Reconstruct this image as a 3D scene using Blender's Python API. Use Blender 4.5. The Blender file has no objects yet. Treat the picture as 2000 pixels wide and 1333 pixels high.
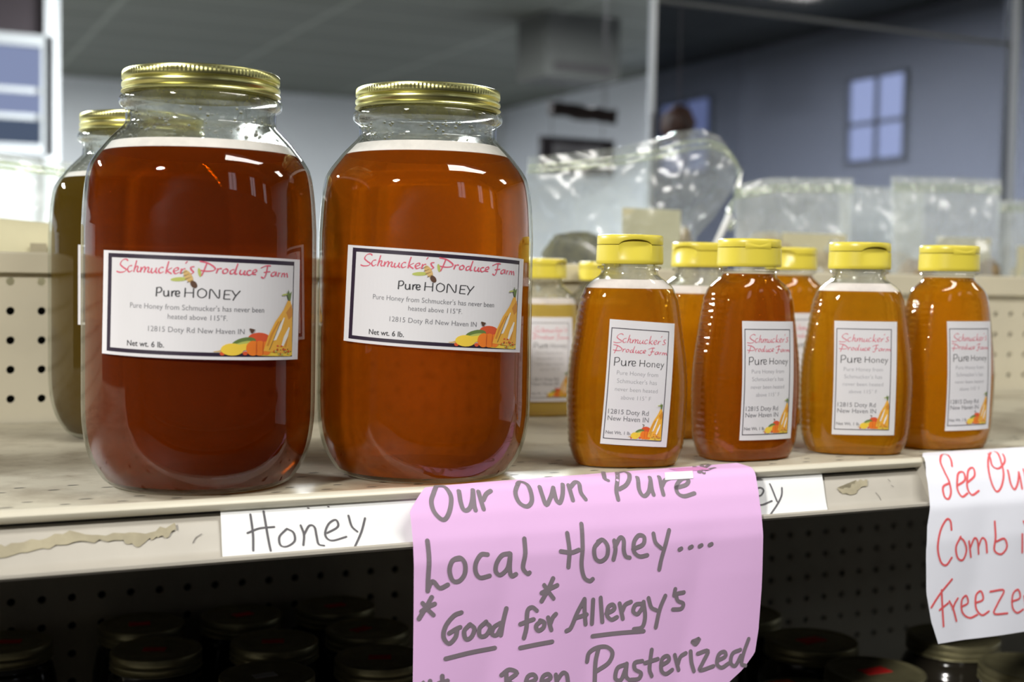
import bpy, bmesh, math, random
from mathutils import Vector, Matrix, noise
scene = bpy.context.scene
COL = scene.collection
random.seed(7)
# ------------------------------------------------------------------ camera
CAM = Vector((-.0999, -1.2026, 1.1365))
YAW, PITCH, ROLL, FPX = .4486, -.0515, .0178, 2561.3
fw = Vector((math.sin(YAW)*math.cos(PITCH), math.cos(YAW)*math.cos(PITCH), math.sin(PITCH)))
r0 = Vector((math.cos(YAW), -math.sin(YAW), 0)); u0 = r0.cross(fw)
rt = r0*math.cos(ROLL)+u0*math.sin(ROLL); up = u0*math.cos(ROLL)-r0*math.sin(ROLL)
cd = bpy.data.cameras.new('camera'); cam = bpy.data.objects.new('camera', cd); COL.objects.link(cam)
cam.matrix_world = Matrix(((rt.x, up.x, -fw.x, CAM.x), (rt.y, up.y, -fw.y, CAM.y), (rt.z, up.z, -fw.z, CAM.z), (0, 0, 0, 1)))
cd.sensor_width = 36; cd.sensor_fit = 'HORIZONTAL'; cd.lens = FPX/2000*36
cd.clip_start = .02; cd.clip_end = 100
cd.dof.use_dof = True; cd.dof.focus_distance = .86; cd.dof.aperture_fstop = 5.4; cd.dof.aperture_blades = 7
scene.camera = cam
# ------------------------------------------------------------------ world, exposure
w = bpy.data.worlds.new('world'); scene.world = w; w.use_nodes = True
w.node_tree.nodes['Background'].inputs[0].default_value = (.55, .62, .8, 1)
w.node_tree.nodes['Background'].inputs[1].default_value = .02
vs = scene.view_settings
vs.view_transform = 'Standard'; vs.look = 'None'; vs.gamma = 1; vs.use_curve_mapping = False; vs.exposure = -.28
cy = scene.cycles
cy.max_bounces = 24; cy.transmission_bounces = 18; cy.transparent_max_bounces = 32; cy.glossy_bounces = 8; cy.diffuse_bounces = 4; cy.volume_bounces = 0
cy.caustics_reflective = False; cy.caustics_refractive = False; cy.sample_clamp_indirect = 4; cy.use_denoising = True
TUBE_W = 35.0      # watts of each ceiling tube pair
FAR_W = 740.0
# ------------------------------------------------------------------ materials
def mat(name): 
    m = bpy.data.materials.new(name); m.use_nodes = True; nt = m.node_tree; nt.nodes.clear()
    o = nt.nodes.new('ShaderNodeOutputMaterial'); return m, nt, o
def nd(nt, t, **kw):
    n = nt.nodes.new(t)
    for k, v in kw.items():
        if k.startswith('_'): setattr(n, k[1:], v)
        else: n.inputs[k].default_value = v
    return n
def L(nt, a, ao, b, bi): nt.links.new(a.outputs[ao], b.inputs[bi])
def pbr(name, col, rough=.5, metal=0, bump=0, bscale=200, var=0, vscale=30, spec=.5, var2=None):
    m, nt, o = mat(name); p = nd(nt, 'ShaderNodeBsdfPrincipled', Roughness=rough, Metallic=metal)
    p.inputs['Base Color'].default_value = (*col, 1); p.inputs['Specular IOR Level'].default_value = spec
    L(nt, p, 0, o, 0)
    if var or bump:
        tc = nd(nt, 'ShaderNodeTexCoord')
    if var:
        nz = nd(nt, 'ShaderNodeTexNoise', Scale=vscale, Detail=4.0, Roughness=.6); L(nt, tc, 'Object', nz, 'Vector')
        cr = nd(nt, 'ShaderNodeValToRGB'); c2 = var2 or tuple(c*(1-var) for c in col)
        cr.color_ramp.elements[0].position = .35; cr.color_ramp.elements[0].color = (*c2, 1)
        cr.color_ramp.elements[1].position = .62; cr.color_ramp.elements[1].color = (*col, 1)
        L(nt, nz, 0, cr, 0); L(nt, cr, 0, p, 'Base Color')
    if bump:
        n2 = nd(nt, 'ShaderNodeTexNoise', Scale=bscale, Detail=3.0); L(nt, tc, 'Object', n2, 'Vector')
        b = nd(nt, 'ShaderNodeBump', Strength=bump, Distance=.001); L(nt, n2, 0, b, 'Height'); L(nt, b, 0, p, 'Normal')
    return m
def glass(name, col=(1, 1, 1), ior=1.5, rough=0):
    m, nt, o = mat(name); g = nd(nt, 'ShaderNodeBsdfGlass', Roughness=rough, IOR=ior); g.inputs['Color'].default_value = (*col, 1)
    L(nt, g, 0, o, 0); return m
def fres(nt, ior):
    """fresnel that treats both sides of a thin sheet alike"""
    ge = nd(nt, 'ShaderNodeNewGeometry'); mu = nd(nt, 'ShaderNodeMath', _operation='MULTIPLY_ADD'); mu.inputs[1].default_value = 1/ior-ior; mu.inputs[2].default_value = ior
    L(nt, ge, 'Backfacing', mu, 0); f = nd(nt, 'ShaderNodeFresnel'); L(nt, mu, 0, f, 'IOR'); return f
def thin(name, tint, ior, edge=(.5, .52, .46), fog=0.0):
    """clear container wall: fresnel reflection over transmission, more wall in the way at grazing angles, optional condensation fog"""
    m, nt, o = mat(name); t = nd(nt, 'ShaderNodeBsdfTransparent'); lw = nd(nt, 'ShaderNodeLayerWeight', Blend=.5)
    pw = nd(nt, 'ShaderNodeMath', _operation='POWER'); pw.inputs[1].default_value = 3.0; L(nt, lw, 'Facing', pw, 0)
    cm = nd(nt, 'ShaderNodeMix', _data_type='RGBA'); cm.inputs[6].default_value = (*tint, 1); cm.inputs[7].default_value = (*edge, 1)
    L(nt, pw, 0, cm, 0); nt.links.new(cm.outputs[2], t.inputs[0]); base = t
    if fog:
        d = nd(nt, 'ShaderNodeBsdfDiffuse'); d.inputs[0].default_value = (.55, .55, .48, 1); r = nd(nt, 'ShaderNodeBsdfRefraction', Roughness=.35, IOR=1.12); a = nd(nt, 'ShaderNodeMixShader', Fac=.68); L(nt, d, 0, a, 1); L(nt, r, 0, a, 2)
        tc = nd(nt, 'ShaderNodeTexCoord'); nz = nd(nt, 'ShaderNodeTexNoise', Scale=70.0, Detail=4.0); L(nt, tc, 'Object', nz, 'Vector'); mr = nd(nt, 'ShaderNodeMapRange'); mr.inputs[1].default_value = .3; mr.inputs[2].default_value = .7; mr.inputs[3].default_value = fog*.5; mr.inputs[4].default_value = fog*1.4; L(nt, nz, 0, mr, 0)
        x2 = nd(nt, 'ShaderNodeMixShader'); L(nt, mr, 0, x2, 0); L(nt, t, 0, x2, 1); L(nt, a, 0, x2, 2); base = x2
    g = nd(nt, 'ShaderNodeBsdfGlossy', Roughness=.015); g.inputs[0].default_value = (1, 1, 1, 1)
    f = fres(nt, ior); x = nd(nt, 'ShaderNodeMixShader'); L(nt, f, 0, x, 0); L(nt, base, 0, x, 1); L(nt, g, 0, x, 2); L(nt, x, 0, o, 0); return m
def clear(name, tint):
    m, nt, o = mat(name); t = nd(nt, 'ShaderNodeBsdfTransparent'); t.inputs[0].default_value = (*tint, 1); L(nt, t, 0, o, 0); return m
def honey(name, sig, body=(.5, .2, .02), haze=.1, ior=1.47, clear=.5):
    """syrup: light absorbed in depth, part bent and part passed straight, a little cloudiness"""
    m, nt, o = mat(name); g = nd(nt, 'ShaderNodeBsdfRefraction', Roughness=.12, IOR=ior); tr = nd(nt, 'ShaderNodeBsdfTransparent')
    c = nd(nt, 'ShaderNodeMixShader', Fac=clear); L(nt, g, 0, c, 1); L(nt, tr, 0, c, 2)
    d = nd(nt, 'ShaderNodeBsdfDiffuse'); d.inputs[0].default_value = (*body, 1)
    t = nd(nt, 'ShaderNodeBsdfTranslucent'); t.inputs[0].default_value = (*body, 1)
    a = nd(nt, 'ShaderNodeMixShader', Fac=.4); L(nt, d, 0, a, 1); L(nt, t, 0, a, 2)
    mx = nd(nt, 'ShaderNodeMixShader', Fac=haze); L(nt, c, 0, mx, 1); L(nt, a, 0, mx, 2); L(nt, mx, 0, o, 0)
    dn = max(sig)*1.02; v = nd(nt, 'ShaderNodeVolumeAbsorption', Density=dn); v.inputs[0].default_value = (*[1-s/dn for s in sig], 1)
    L(nt, v, 0, o, 'Volume'); return m
def film(name, tint=(.96, .98, .97), haze=.15, gl=.10, rough=.2):
    m, nt, o = mat(name); t = nd(nt, 'ShaderNodeBsdfTransparent'); t.inputs[0].default_value = (*tint, 1)
    d = nd(nt, 'ShaderNodeBsdfDiffuse'); d.inputs[0].default_value = (.85, .88, .86, 1)
    g = nd(nt, 'ShaderNodeBsdfGlossy', Roughness=rough); g.inputs[0].default_value = (1, 1, 1, 1)
    a = nd(nt, 'ShaderNodeMixShader', Fac=haze); L(nt, t, 0, a, 1); L(nt, d, 0, a, 2)
    lw = fres(nt, 1.5); mu = nd(nt, 'ShaderNodeMath', _operation='MULTIPLY_ADD'); mu.inputs[1].default_value = .8; mu.inputs[2].default_value = gl*.4
    L(nt, lw, 0, mu, 0); b = nd(nt, 'ShaderNodeMixShader'); L(nt, mu, 0, b, 0); L(nt, a, 0, b, 1); L(nt, g, 0, b, 2); L(nt, b, 0, o, 0)
    return m
def emit(name, col, s):
    m, nt, o = mat(name); e = nd(nt, 'ShaderNodeEmission', Strength=s); e.inputs[0].default_value = (*col, 1); L(nt, e, 0, o, 0); return m
M = {}
M['cream'] = pbr('cream enamel', (.47, .44, .38), .38, var=.12, vscale=9, bump=.03, bscale=60)
M['cream_clean'] = pbr('cream enamel lip', (.66, .62, .50), .32, var=.06, vscale=12)
M['peg'] = pbr('cream pegboard paint', (.64, .59, .45), .5, var=.1, vscale=6)
M['rail'] = pbr('cream rail paint', (.62, .57, .43), .45, var=.08, vscale=5)
M['dark_deck'] = pbr('darkened lower deck', (.075, .065, .05), .7)  # colour darkened so less light bounces up under the shelf
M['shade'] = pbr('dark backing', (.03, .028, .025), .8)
M['residue'] = pbr('old tape residue', (.40, .355, .24), .7, var=.2, vscale=60)
M['scuff'] = pbr('scuff', (.10, .09, .08), .7)
M['slot'] = pbr('slot dark', (.012, .01, .008), .8)
M['brass'] = pbr('gold lacquered tin', (.70, .67, .28), .30, 1.0, var=.18, vscale=40)
M['yellow'] = pbr('yellow plastic', (.74, .62, .07), .32)
M['paper'] = pbr('white label paper', (.71, .70, .72), .55)
M['card'] = pbr('white card', (.82, .83, .83), .6, var=.03, vscale=20)
M['white'] = pbr('white bond paper', (.86, .88, .97), .7, bump=.15, bscale=25)
M['pink'] = pbr('pink construction paper', (.80, .49, .82), .75, bump=.1, bscale=40)
M['hot_pink'] = pbr('taped pink strip', (.85, .36, .74), .3)
M['marker'] = pbr('grey black marker', (.215, .175, .205), .6)
M['pencil'] = pbr('black pen', (.09, .085, .095), .6)
M['red_marker'] = pbr('red marker', (.80, .12, .13), .6)
M['red_ink'] = pbr('red print', (.66, .11, .17), .5)
M['border_ink'] = pbr('dark purple print', (.022, .012, .03), .5)
M['black_ink'] = pbr('black print', (.03, .03, .035), .5)
M['grey_ink'] = pbr('grey print', (.17, .17, .19), .5)
M['pale_ink'] = pbr('pale grey print', (.36, .36, .39), .5)
M['glass'] = thin('clear jar glass', (.955, .97, .95), 1.5)
M['fogged'] = thin('fogged inner wall', (.96, .97, .95), 1.3, (.6, .6, .54), .30)
M['inner'] = clear('inner wall against honey', (.985, .985, .98))
M['drop'] = glass('water drop', (1, 1, 1), 1.33)
M['plastic_clear'] = thin('clear bottle', (.975, .97, .955), 1.45)
M['foam'] = pbr('honey foam', (.86, .80, .77), .6, var=.12, vscale=90)
M['honey_dark'] = honey('dark honey', (7, 24, 70), (.24, .040, .002), .46)
M['honey_orange'] = honey('orange honey', (3.8, 17, 60), (.42, .098, .004), .36)
M['honey_tan'] = honey('cloudy tan honey', (10, 16, 40), (.125, .075, .010), .85)
M['honey_gold'] = honey('golden honey', (3, 17, 90), (.74, .29, .006), .36)
M['honey_amber'] = honey('amber honey', (5, 26, 110), (.52, .165, .004), .42)
M['honey_pale'] = honey('pale creamed honey', (4, 8, 30), (.85, .64, .15), .8)
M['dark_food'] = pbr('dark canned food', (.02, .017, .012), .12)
M['dark_lid'] = pbr('dull gold lid', (.34, .31, .17), .4, .6, var=.3, vscale=40)  # darker, duller gold than the big jar lids
M['red_tag'] = pbr('red sticker', (.75, .02, .02), .6)
M['orange_tag'] = pbr('orange sticker', (.9, .17, .02), .6)
M['film'] = film('bag film', haze=.09)
M['film2'] = film('bag film hazy', haze=.27, gl=.10, rough=.24)
M['tape'] = film('clear tape', haze=.12, gl=.9, rough=.06)
M['zip'] = film('bag zip', (.93, 1, .75), .3, .5, .15)
M['grains'] = pbr('brown dried goods', (.36, .25, .12), .8, var=.6, vscale=120, bump=1, bscale=150)
M['herb'] = pbr('dark green dried goods', (.12, .11, .04), .8, var=.6, vscale=100, bump=1, bscale=150)
M['bread'] = pbr('pale dried goods', (.50, .43, .28), .8, var=.35, vscale=70, bump=1, bscale=90)
M['cream_paper'] = pbr('cream paper', (.62, .58, .38), .7, var=.06, vscale=15)
M['wall'] = pbr('grey white paint', (.64, .66, .66), .8, var=.05, vscale=1.5)
M['wall_pale'] = pbr('pale wall paint', (.78, .81, .86), .8)
M['wall_dark'] = pbr('dark wall', (.03, .028, .027), .9)
M['ceil'] = None
M['floor'] = pbr('dark worn floor', (.028, .025, .022), .6, var=.3, vscale=2)
M['duct'] = pbr('dull grey duct', (.05, .052, .046), .7)
M['dark_wood'] = pbr('rough dark wood', (.022, .010, .006), .8, var=.5, vscale=14, bump=.8, bscale=30)
M['rust'] = pbr('dark red brown ornament', (.05, .02, .012), .6, var=.6, vscale=30)
M['dark_frame'] = pbr('dark frame', (.03, .022, .025), .5)
M['print'] = pbr('pale print', (.45, .44, .46), .6, var=.5, vscale=22)
M['alu'] = pbr('pale aluminium', (.55, .57, .58), .35, .7)
M['bar'] = pbr('dull grey bar', (.16, .165, .16), .5)
M['post'] = pbr('white square post', (.40, .42, .42), .6)
M['fixture'] = pbr('white fixture', (.8, .8, .8), .5)
M['tube'] = emit('lit tube', (1, .95, .86), 9)
M['sky_pane'] = emit('daylit pane', (.42, .50, .80), .68)
M['sky_pane_low'] = emit('daylit lower pane', (.24, .32, .5), .40)
M['daylight'] = emit('front window daylight', (.8, .88, 1), 2.6)
M['win'] = emit('bright daylit window', (.6, .68, .95), 5.8)
M['win2'] = emit('dim daylit window', (.4, .48, .8), 2.8)
def ceiling_mat():
    m, nt, o = mat('ceiling tiles'); p = nd(nt, 'ShaderNodeBsdfPrincipled', Roughness=.9); L(nt, p, 0, o, 0)
    tc = nd(nt, 'ShaderNodeTexCoord'); b = nd(nt, 'ShaderNodeTexBrick', Scale=1.0)
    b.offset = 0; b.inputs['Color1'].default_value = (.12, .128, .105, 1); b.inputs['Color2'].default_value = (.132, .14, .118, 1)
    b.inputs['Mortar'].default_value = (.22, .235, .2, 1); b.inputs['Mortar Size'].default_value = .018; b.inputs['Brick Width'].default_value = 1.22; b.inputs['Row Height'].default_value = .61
    L(nt, tc, 'Object', b, 'Vector'); L(nt, b, 0, p, 'Base Color'); return m
M['ceil'] = ceiling_mat()
def tinted():
    m, nt, o = mat('tinted glass'); t = nd(nt, 'ShaderNodeBsdfTransparent'); t.inputs[0].default_value = (.33, .34, .375, 1)
    g = nd(nt, 'ShaderNodeBsdfGlossy', Roughness=.04); g.inputs[0].default_value = (1, 1, 1, 1)
    f = fres(nt, 1.5); x = nd(nt, 'ShaderNodeMixShader'); L(nt, f, 0, x, 0); L(nt, t, 0, x, 1); L(nt, g, 0, x, 2); L(nt, x, 0, o, 0); return m
M['tinted'] = tinted()
def deck_mat():
    """cream enamel with ground-in brown dirt"""
    m, nt, o = mat('worn shelf enamel'); p = nd(nt, 'ShaderNodeBsdfPrincipled', Roughness=.45); L(nt, p, 0, o, 0)
    tc = nd(nt, 'ShaderNodeTexCoord')
    n1 = nd(nt, 'ShaderNodeTexNoise', Scale=11.0, Detail=6.0, Roughness=.65); L(nt, tc, 'Object', n1, 'Vector')
    r1 = nd(nt, 'ShaderNodeValToRGB'); r1.color_ramp.elements[0].position = .43; r1.color_ramp.elements[0].color = (.50, .465, .36, 1)
    r1.color_ramp.elements[1].position = .76; r1.color_ramp.elements[1].color = (.17, .13, .085, 1); L(nt, n1, 0, r1, 0)
    n2 = nd(nt, 'ShaderNodeTexNoise', Scale=90.0, Detail=4.0, Roughness=.7); L(nt, tc, 'Object', n2, 'Vector')
    r2 = nd(nt, 'ShaderNodeValToRGB'); r2.color_ramp.elements[0].position = .62; r2.color_ramp.elements[0].color = (1, 1, 1, 1)
    r2.color_ramp.elements[1].position = .75; r2.color_ramp.elements[1].color = (.45, .38, .3, 1); L(nt, n2, 0, r2, 0)
    mx = nd(nt, 'ShaderNodeMix', _data_type='RGBA', _blend_type='MULTIPLY'); mx.inputs[0].default_value = .8
    nt.links.new(r1.outputs[0], mx.inputs[6]); nt.links.new(r2.outputs[0], mx.inputs[7]); nt.links.new(mx.outputs[2], p.inputs['Base Color']); return m
M['deck'] = deck_mat()
# ------------------------------------------------------------------ builders
class MB:
    def __init__(s): s.v = []; s.f = []; s.mi = []
    def vert(s, *p): s.v.append(tuple(p) if len(p) == 3 else tuple(p[0])); return len(s.v)-1
    def face(s, ix, m=0): s.f.append(tuple(ix)); s.mi.append(m)
    def grid(s, rows, m=0, close=False):
        base = [[s.vert(p) for p in r] for r in rows]
        for a, b in zip(base, base[1:]):
            n = len(a)
            for i in range(n if close else n-1): s.face((a[i], a[(i+1) % n], b[(i+1) % n], b[i]), m)
        return base
    def cap(s, ring, m=0, flip=False): s.face(ring[::-1] if flip else ring, m)
    def lathe(s, prof, n=64, m=0, capb=False, capt=False, c=(0, 0), fn=None):
        rows = []
        for r, z in prof:
            row = []
            for i in range(n):
                a = 2*math.pi*i/n; rr = fn(r, z, a) if fn else r
                row.append((c[0]+rr*math.cos(a), c[1]+rr*math.sin(a), z))
            rows.append(row)
        b = s.grid(rows, m, True)
        if capb: s.cap(b[0], m, True)
        if capt: s.cap(b[-1], m)
        return b
    def box(s, x0, x1, y0, y1, z0, z1, m=0):
        i = [s.vert(x, y, z) for z in (z0, z1) for y in (y0, y1) for x in (x0, x1)]
        for q in ((0, 2, 3, 1), (4, 5, 7, 6), (0, 1, 5, 4), (2, 6, 7, 3), (0, 4, 6, 2), (1, 3, 7, 5)): s.face([i[k] for k in q], m)
    def extrude_profile(s, prof, x0, x1, m=0, closed=True, ends=True):
        a = [s.vert(x0, y, z) for y, z in prof]; b = [s.vert(x1, y, z) for y, z in prof]; n = len(prof)
        for i in range(n if closed else n-1): j = (i+1) % n; s.face((a[i], a[j], b[j], b[i]), m)
        if closed and ends: s.face(a[::-1], m); s.face(b, m)
    def tube(s, pts, r, n=10, m=0):
        pts = [Vector(p) for p in pts]; rows = []
        for i, p in enumerate(pts):
            t = (pts[min(i+1, len(pts)-1)]-pts[max(i-1, 0)]).normalized(); q = Vector((0, 0, 1)) if abs(t.z) < .9 else Vector((1, 0, 0))
            e1 = t.cross(q).normalized(); e2 = t.cross(e1)
            rows.append([tuple(p+e1*r*math.cos(2*math.pi*k/n)+e2*r*math.sin(2*math.pi*k/n)) for k in range(n)])
        b = s.grid(rows, m, True); s.cap(b[0], m, True); s.cap(b[-1], m)
    def build(s, name, mats, parent=None, smooth=None, fixn=True):
        me = bpy.data.meshes.new(name); me.from_pydata(s.v, [], s.f)
        for k in (mats if isinstance(mats, (list, tuple)) else [mats]): me.materials.append(M[k] if isinstance(k, str) else k)
        me.polygons.foreach_set('material_index', s.mi); me.update()
        if fixn:
            bm = bmesh.new(); bm.from_mesh(me); bmesh.ops.recalc_face_normals(bm, faces=bm.faces); bm.to_mesh(me); bm.free()
        if smooth is not None:
            me.shade_smooth(); me.set_sharp_from_angle(angle=math.radians(smooth))
        o = bpy.data.objects.new(name, me); COL.objects.link(o)
        if parent: o.parent = parent
        return o
def tag(o, label, cat, group=None, kind=None):
    o['label'] = label; o['category'] = cat
    if group: o['group'] = group
    if kind: o['kind'] = kind
    return o
def empty(name, loc, rz=0):
    o = bpy.data.objects.new(name, None); COL.objects.link(o); o.location = loc; o.rotation_euler = (0, 0, rz); o.empty_display_size = .02; return o
def struct(o): o['kind'] = 'structure'; return o
def cat_rom(p, k=5):
    if len(p) < 3: 
        (x0, y0), (x1, y1) = p[0], p[-1]; n = 4
        return [(x0+(x1-x0)*i/n, y0+(y1-y0)*i/n) for i in range(n+1)]
    q = [(2*p[0][0]-p[1][0], 2*p[0][1]-p[1][1])]+list(p)+[(2*p[-1][0]-p[-2][0], 2*p[-1][1]-p[-2][1])]; o = []
    for a, b, c, d in zip(q, q[1:], q[2:], q[3:]):
        for i in range(k):
            t = i/k; o.append(tuple(.5*(2*b[j]+(c[j]-a[j])*t+(2*a[j]-5*b[j]+4*c[j]-d[j])*t*t+(3*b[j]-a[j]-3*c[j]+d[j])*t**3) for j in (0, 1)))
    o.append(tuple(p[-1])); return o
def ribbon(mb, strokes, wmax, wmin, nib, fn, lift, m=0, taper=.0, caps=True):
    """pen strokes as flat ribbons of ink laid on the surface fn(x, y, lift)"""
    for si, st in enumerate(strokes):
        p = cat_rom(st); n = len(p); l = lift+(si % 3)*1.2e-5; ra = []; rb = []
        for i in range(n):
            a = p[max(i-1, 0)]; b = p[min(i+1, n-1)]; dx, dy = b[0]-a[0], b[1]-a[1]; d = math.hypot(dx, dy) or 1e-9
            tx, ty = dx/d, dy/d; ang = math.atan2(ty, tx); h = .5*(wmin+(wmax-wmin)*abs(math.sin(ang-nib)))
            if taper: h *= 1-taper*max(0, (i/(n-1))-.6)/.4
            ra.append((p[i][0]-ty*h, p[i][1]+tx*h)); rb.append((p[i][0]+ty*h, p[i][1]-tx*h))
        mb.grid([[fn(x, y, l) for x, y in ra], [fn(x, y, l) for x, y in rb]], m)
        if caps:
            for e, s in ((0, -1), (n-1, 1)):
                c = p[e]; h = math.hypot(ra[e][0]-rb[e][0], ra[e][1]-rb[e][1])/2; a0 = math.atan2(ra[e][1]-c[1], ra[e][0]-c[0])
                ring = [mb.vert(fn(c[0]+h*math.cos(a0-s*math.pi*k/6), c[1]+h*math.sin(a0-s*math.pi*k/6), l)) for k in range(7)]
                mb.face(ring, m)
def cut_polys(polys, fn, lift, mb, m, step):
    """flat print shapes, cut into narrow strips so they follow a curved label"""
    bm = bmesh.new()
    for P in polys:
        try: bm.faces.new([bm.verts.new((x, y, 0)) for x, y in P])
        except ValueError: pass
    bmesh.ops.triangulate(bm, faces=bm.faces)
    if step:
        xs = [v.co.x for v in bm.verts]; k0, k1 = math.floor(min(xs)/step), math.ceil(max(xs)/step)
        for k in range(k0+1, k1):
            bmesh.ops.bisect_plane(bm, geom=bm.verts[:]+bm.edges[:]+bm.faces[:], plane_co=(k*step, 0, 0), plane_no=(1, 0, 0))
    if step:
        ys = [v.co.y for v in bm.verts]; k0, k1 = math.floor(min(ys)/step), math.ceil(max(ys)/step)
        for k in range(k0+1, k1):
            bmesh.ops.bisect_plane(bm, geom=bm.verts[:]+bm.edges[:]+bm.faces[:], plane_co=(0, k*step, 0), plane_no=(0, 1, 0))
    bm.verts.index_update(); base = [mb.vert(fn(v.co.x, v.co.y, lift)) for v in bm.verts]
    for f in bm.faces: mb.face([base[v.index] for v in f.verts], m)
    bm.free()
_txt = {}
def text_polys(s, size, bold=0.0):
    """outline triangles of a line of type, centred at the origin"""
    key = (s, size, bold)
    if key in _txt: return _txt[key]
    c = bpy.data.curves.new('type', 'FONT'); c.body = s; c.size = size; c.offset = bold; c.align_x = 'CENTER'; c.resolution_u = 3
    o = bpy.data.objects.new('type', c); COL.objects.link(o); bpy.context.view_layer.update()
    me = bpy.data.meshes.new_from_object(o.evaluated_get(bpy.context.evaluated_depsgraph_get()))
    r = [[(me.vertices[i].co.x, me.vertices[i].co.y) for i in p.vertices] for p in me.polygons]
    bpy.data.objects.remove(o); bpy.data.curves.remove(c); bpy.data.meshes.remove(me); _txt[key] = r; return r
def put_text(mb, s, cx, cy, width, fn, lift, m, hscale=1.0, bold=0.0, rot=0.0):
    P = text_polys(s, 1.0, bold); xs = [x for p in P for x, y in p]; k = width/(max(xs)-min(xs)); mx = (max(xs)+min(xs))/2
    cr, sr = math.cos(rot), math.sin(rot)
    Q = [[(cx+((x-mx)*k*cr-y*k*hscale*sr), cy+((x-mx)*k*sr+y*k*hscale*cr)) for x, y in p] for p in P]
    for p in Q:
        b = [mb.vert(fn(x, y, lift)) for x, y in p]; mb.face(b, m)
def ellp(cx, cy, a, b, rot=0, n=20):
    c, s = math.cos(rot), math.sin(rot)
    return [(cx+a*math.cos(t)*c-b*math.sin(t)*s, cy+a*math.cos(t)*s+b*math.sin(t)*c) for t in [2*math.pi*i/n for i in range(n)]]
BRAND_STROKES=[[(-46.2,24.94),(-47.74,25.81),(-50.25,25.08),(-51.79,22.74),(-49.67,21.01),(-47.49,19.8),(-48.9,18.43),(-52.25,18.01),(-54.66,18.5)],[(-43.27,22.31),(-45.41,21.79),(-46.45,19.87),(-45.26,18.47),(-43.08,19.51)],[(-40.35,25.38),(-41.38,21.8),(-42.23,18.54)],[(-42.08,19.51),(-40.47,21.86),(-39.4,21.54),(-39.98,19.65),(-39.22,18.75),(-38.15,19.39)],[(-37.34,21.75),(-37.81,18.52)],[(-37.53,19.5),(-35.96,21.65),(-34.86,21.4),(-35.41,18.49)],[(-35.28,19.52),(-33.58,21.55),(-32.56,21.24),(-33.09,19.16),(-31.72,18.74)],[(-30.57,21.37),(-31.09,19.3),(-30.05,18.6),(-28.5,20.11),(-27.82,21.75)],[(-27.82,21.75),(-28.4,19.48),(-27.35,18.6)],[(-23.67,21.9),(-25.23,21.93),(-26.55,20.24),(-25.79,18.7),(-23.52,19.56)],[(-20.7,25.73),(-21.73,21.85),(-22.29,18.5)],[(-18.8,22.05),(-21.37,20.22),(-18.95,18.54)],[(-17.52,20.1),(-15.35,21.02),(-15.42,22.16),(-16.99,21.79),(-17.91,20.2),(-16.79,18.69),(-14.56,19.67)],[(-13.3,21.8),(-13.99,18.7)],[(-13.74,19.73),(-12.52,21.47),(-11.14,21.82)],[(-10.16,26.22),(-11.21,24.74)],[(-6.14,23.19),(-8.15,22.8),(-7.73,21.23),(-6.56,19.98),(-7.9,18.99),(-9.57,19.2)],[(0.93,26.12),(-0.41,22.07),(-2.07,18)],[(-3.28,26.45),(1.29,25.63),(5.25,23.24),(4.84,21.55),(0.96,20.89),(-3.58,21.34)],[(7.12,22.92),(6.27,19.86)],[(6.53,20.9),(7.74,22.65),(9.41,22.76)],[(11.84,22.81),(10.14,21.86),(10.26,20.14),(12.14,20.4),(12.86,21.98),(11.56,22.92)],[(16.7,22.64),(14.59,21.85),(14.37,20.04),(16.09,20.29),(17.42,22.37)],[(18.73,26.12),(17.45,22.05),(17.31,19.98),(18.57,20.26)],[(20.56,22.59),(19.99,20.43),(21.48,19.89),(23.22,22.32)],[(23.22,22.32),(22.56,20.15),(23.85,19.79)],[(26.98,22.52),(25.02,22.19),(24.39,20.6),(25.58,19.65),(27.59,20.49)],[(28.02,21.04),(30.48,21.92),(29.99,23.05),(28.46,22.43),(28.05,20.53),(30.28,20.16)],[(33.24,24.06),(36.85,25.61),(40.22,25.71)],[(37.92,25.42),(37.16,21.46),(35.68,18.37),(33.62,18.89)],[(35.44,21.61),(39.94,22.3)],[(43.65,22.42),(41.19,21.41),(40.86,19.75),(43.07,20.02),(44.43,22.27),(44.24,19.71)],[(46.62,22.09),(45.83,19.42)],[(46.14,20.61),(48.06,22.05)],[(49.53,21.95),(48.7,19.2)],[(49.12,20.54),(50.85,21.71),(51.47,19.37)],[(51.38,20.55),(53.08,21.65),(53.97,19.26)]]
PURE_STROKES=[[(-27.34,10.44),(-27.52,5.07)],[(-27.71,10.09),(-25.25,10.39),(-24.37,8.93),(-25.45,7.57),(-27.4,7.31)],[(-23.06,8.7),(-23.03,6.22),(-21.94,5.4),(-20.58,6.32),(-20.49,8.88)],[(-20.49,8.88),(-20.13,5.27)],[(-18.43,8.71),(-18.47,5.39)],[(-18.4,7.31),(-17.4,8.59),(-16.13,8.74)],[(-16.14,6.95),(-14.13,7.35),(-14.53,8.66),(-15.74,8.58),(-16.4,6.94),(-15.41,5.6),(-13.79,6.04)]]
HONEY_STROKES=[[(-10.85,10.76),(-11.07,5.33)],[(-6.2,10.7),(-6.22,5.22)],[(-10.98,7.95),(-6.15,8.03)],[(-1.59,10.76),(-3.55,9.35),(-3.62,6.54),(-1.36,5.42),(0.87,6.84),(0.83,9.39),(-1.59,10.76)],[(2.82,4.93),(3.48,10.59),(8.05,5.39),(8.5,10.54)],[(11.48,10.23),(11.02,5.07)],[(11.49,10.16),(15.32,10.22)],[(11.24,7.78),(14.52,7.79)],[(11.02,5.13),(14.98,5.13)],[(15.74,10.25),(17.92,7.17)],[(20.7,10.3),(17.93,6.98),(16.43,4.38)]]
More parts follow.
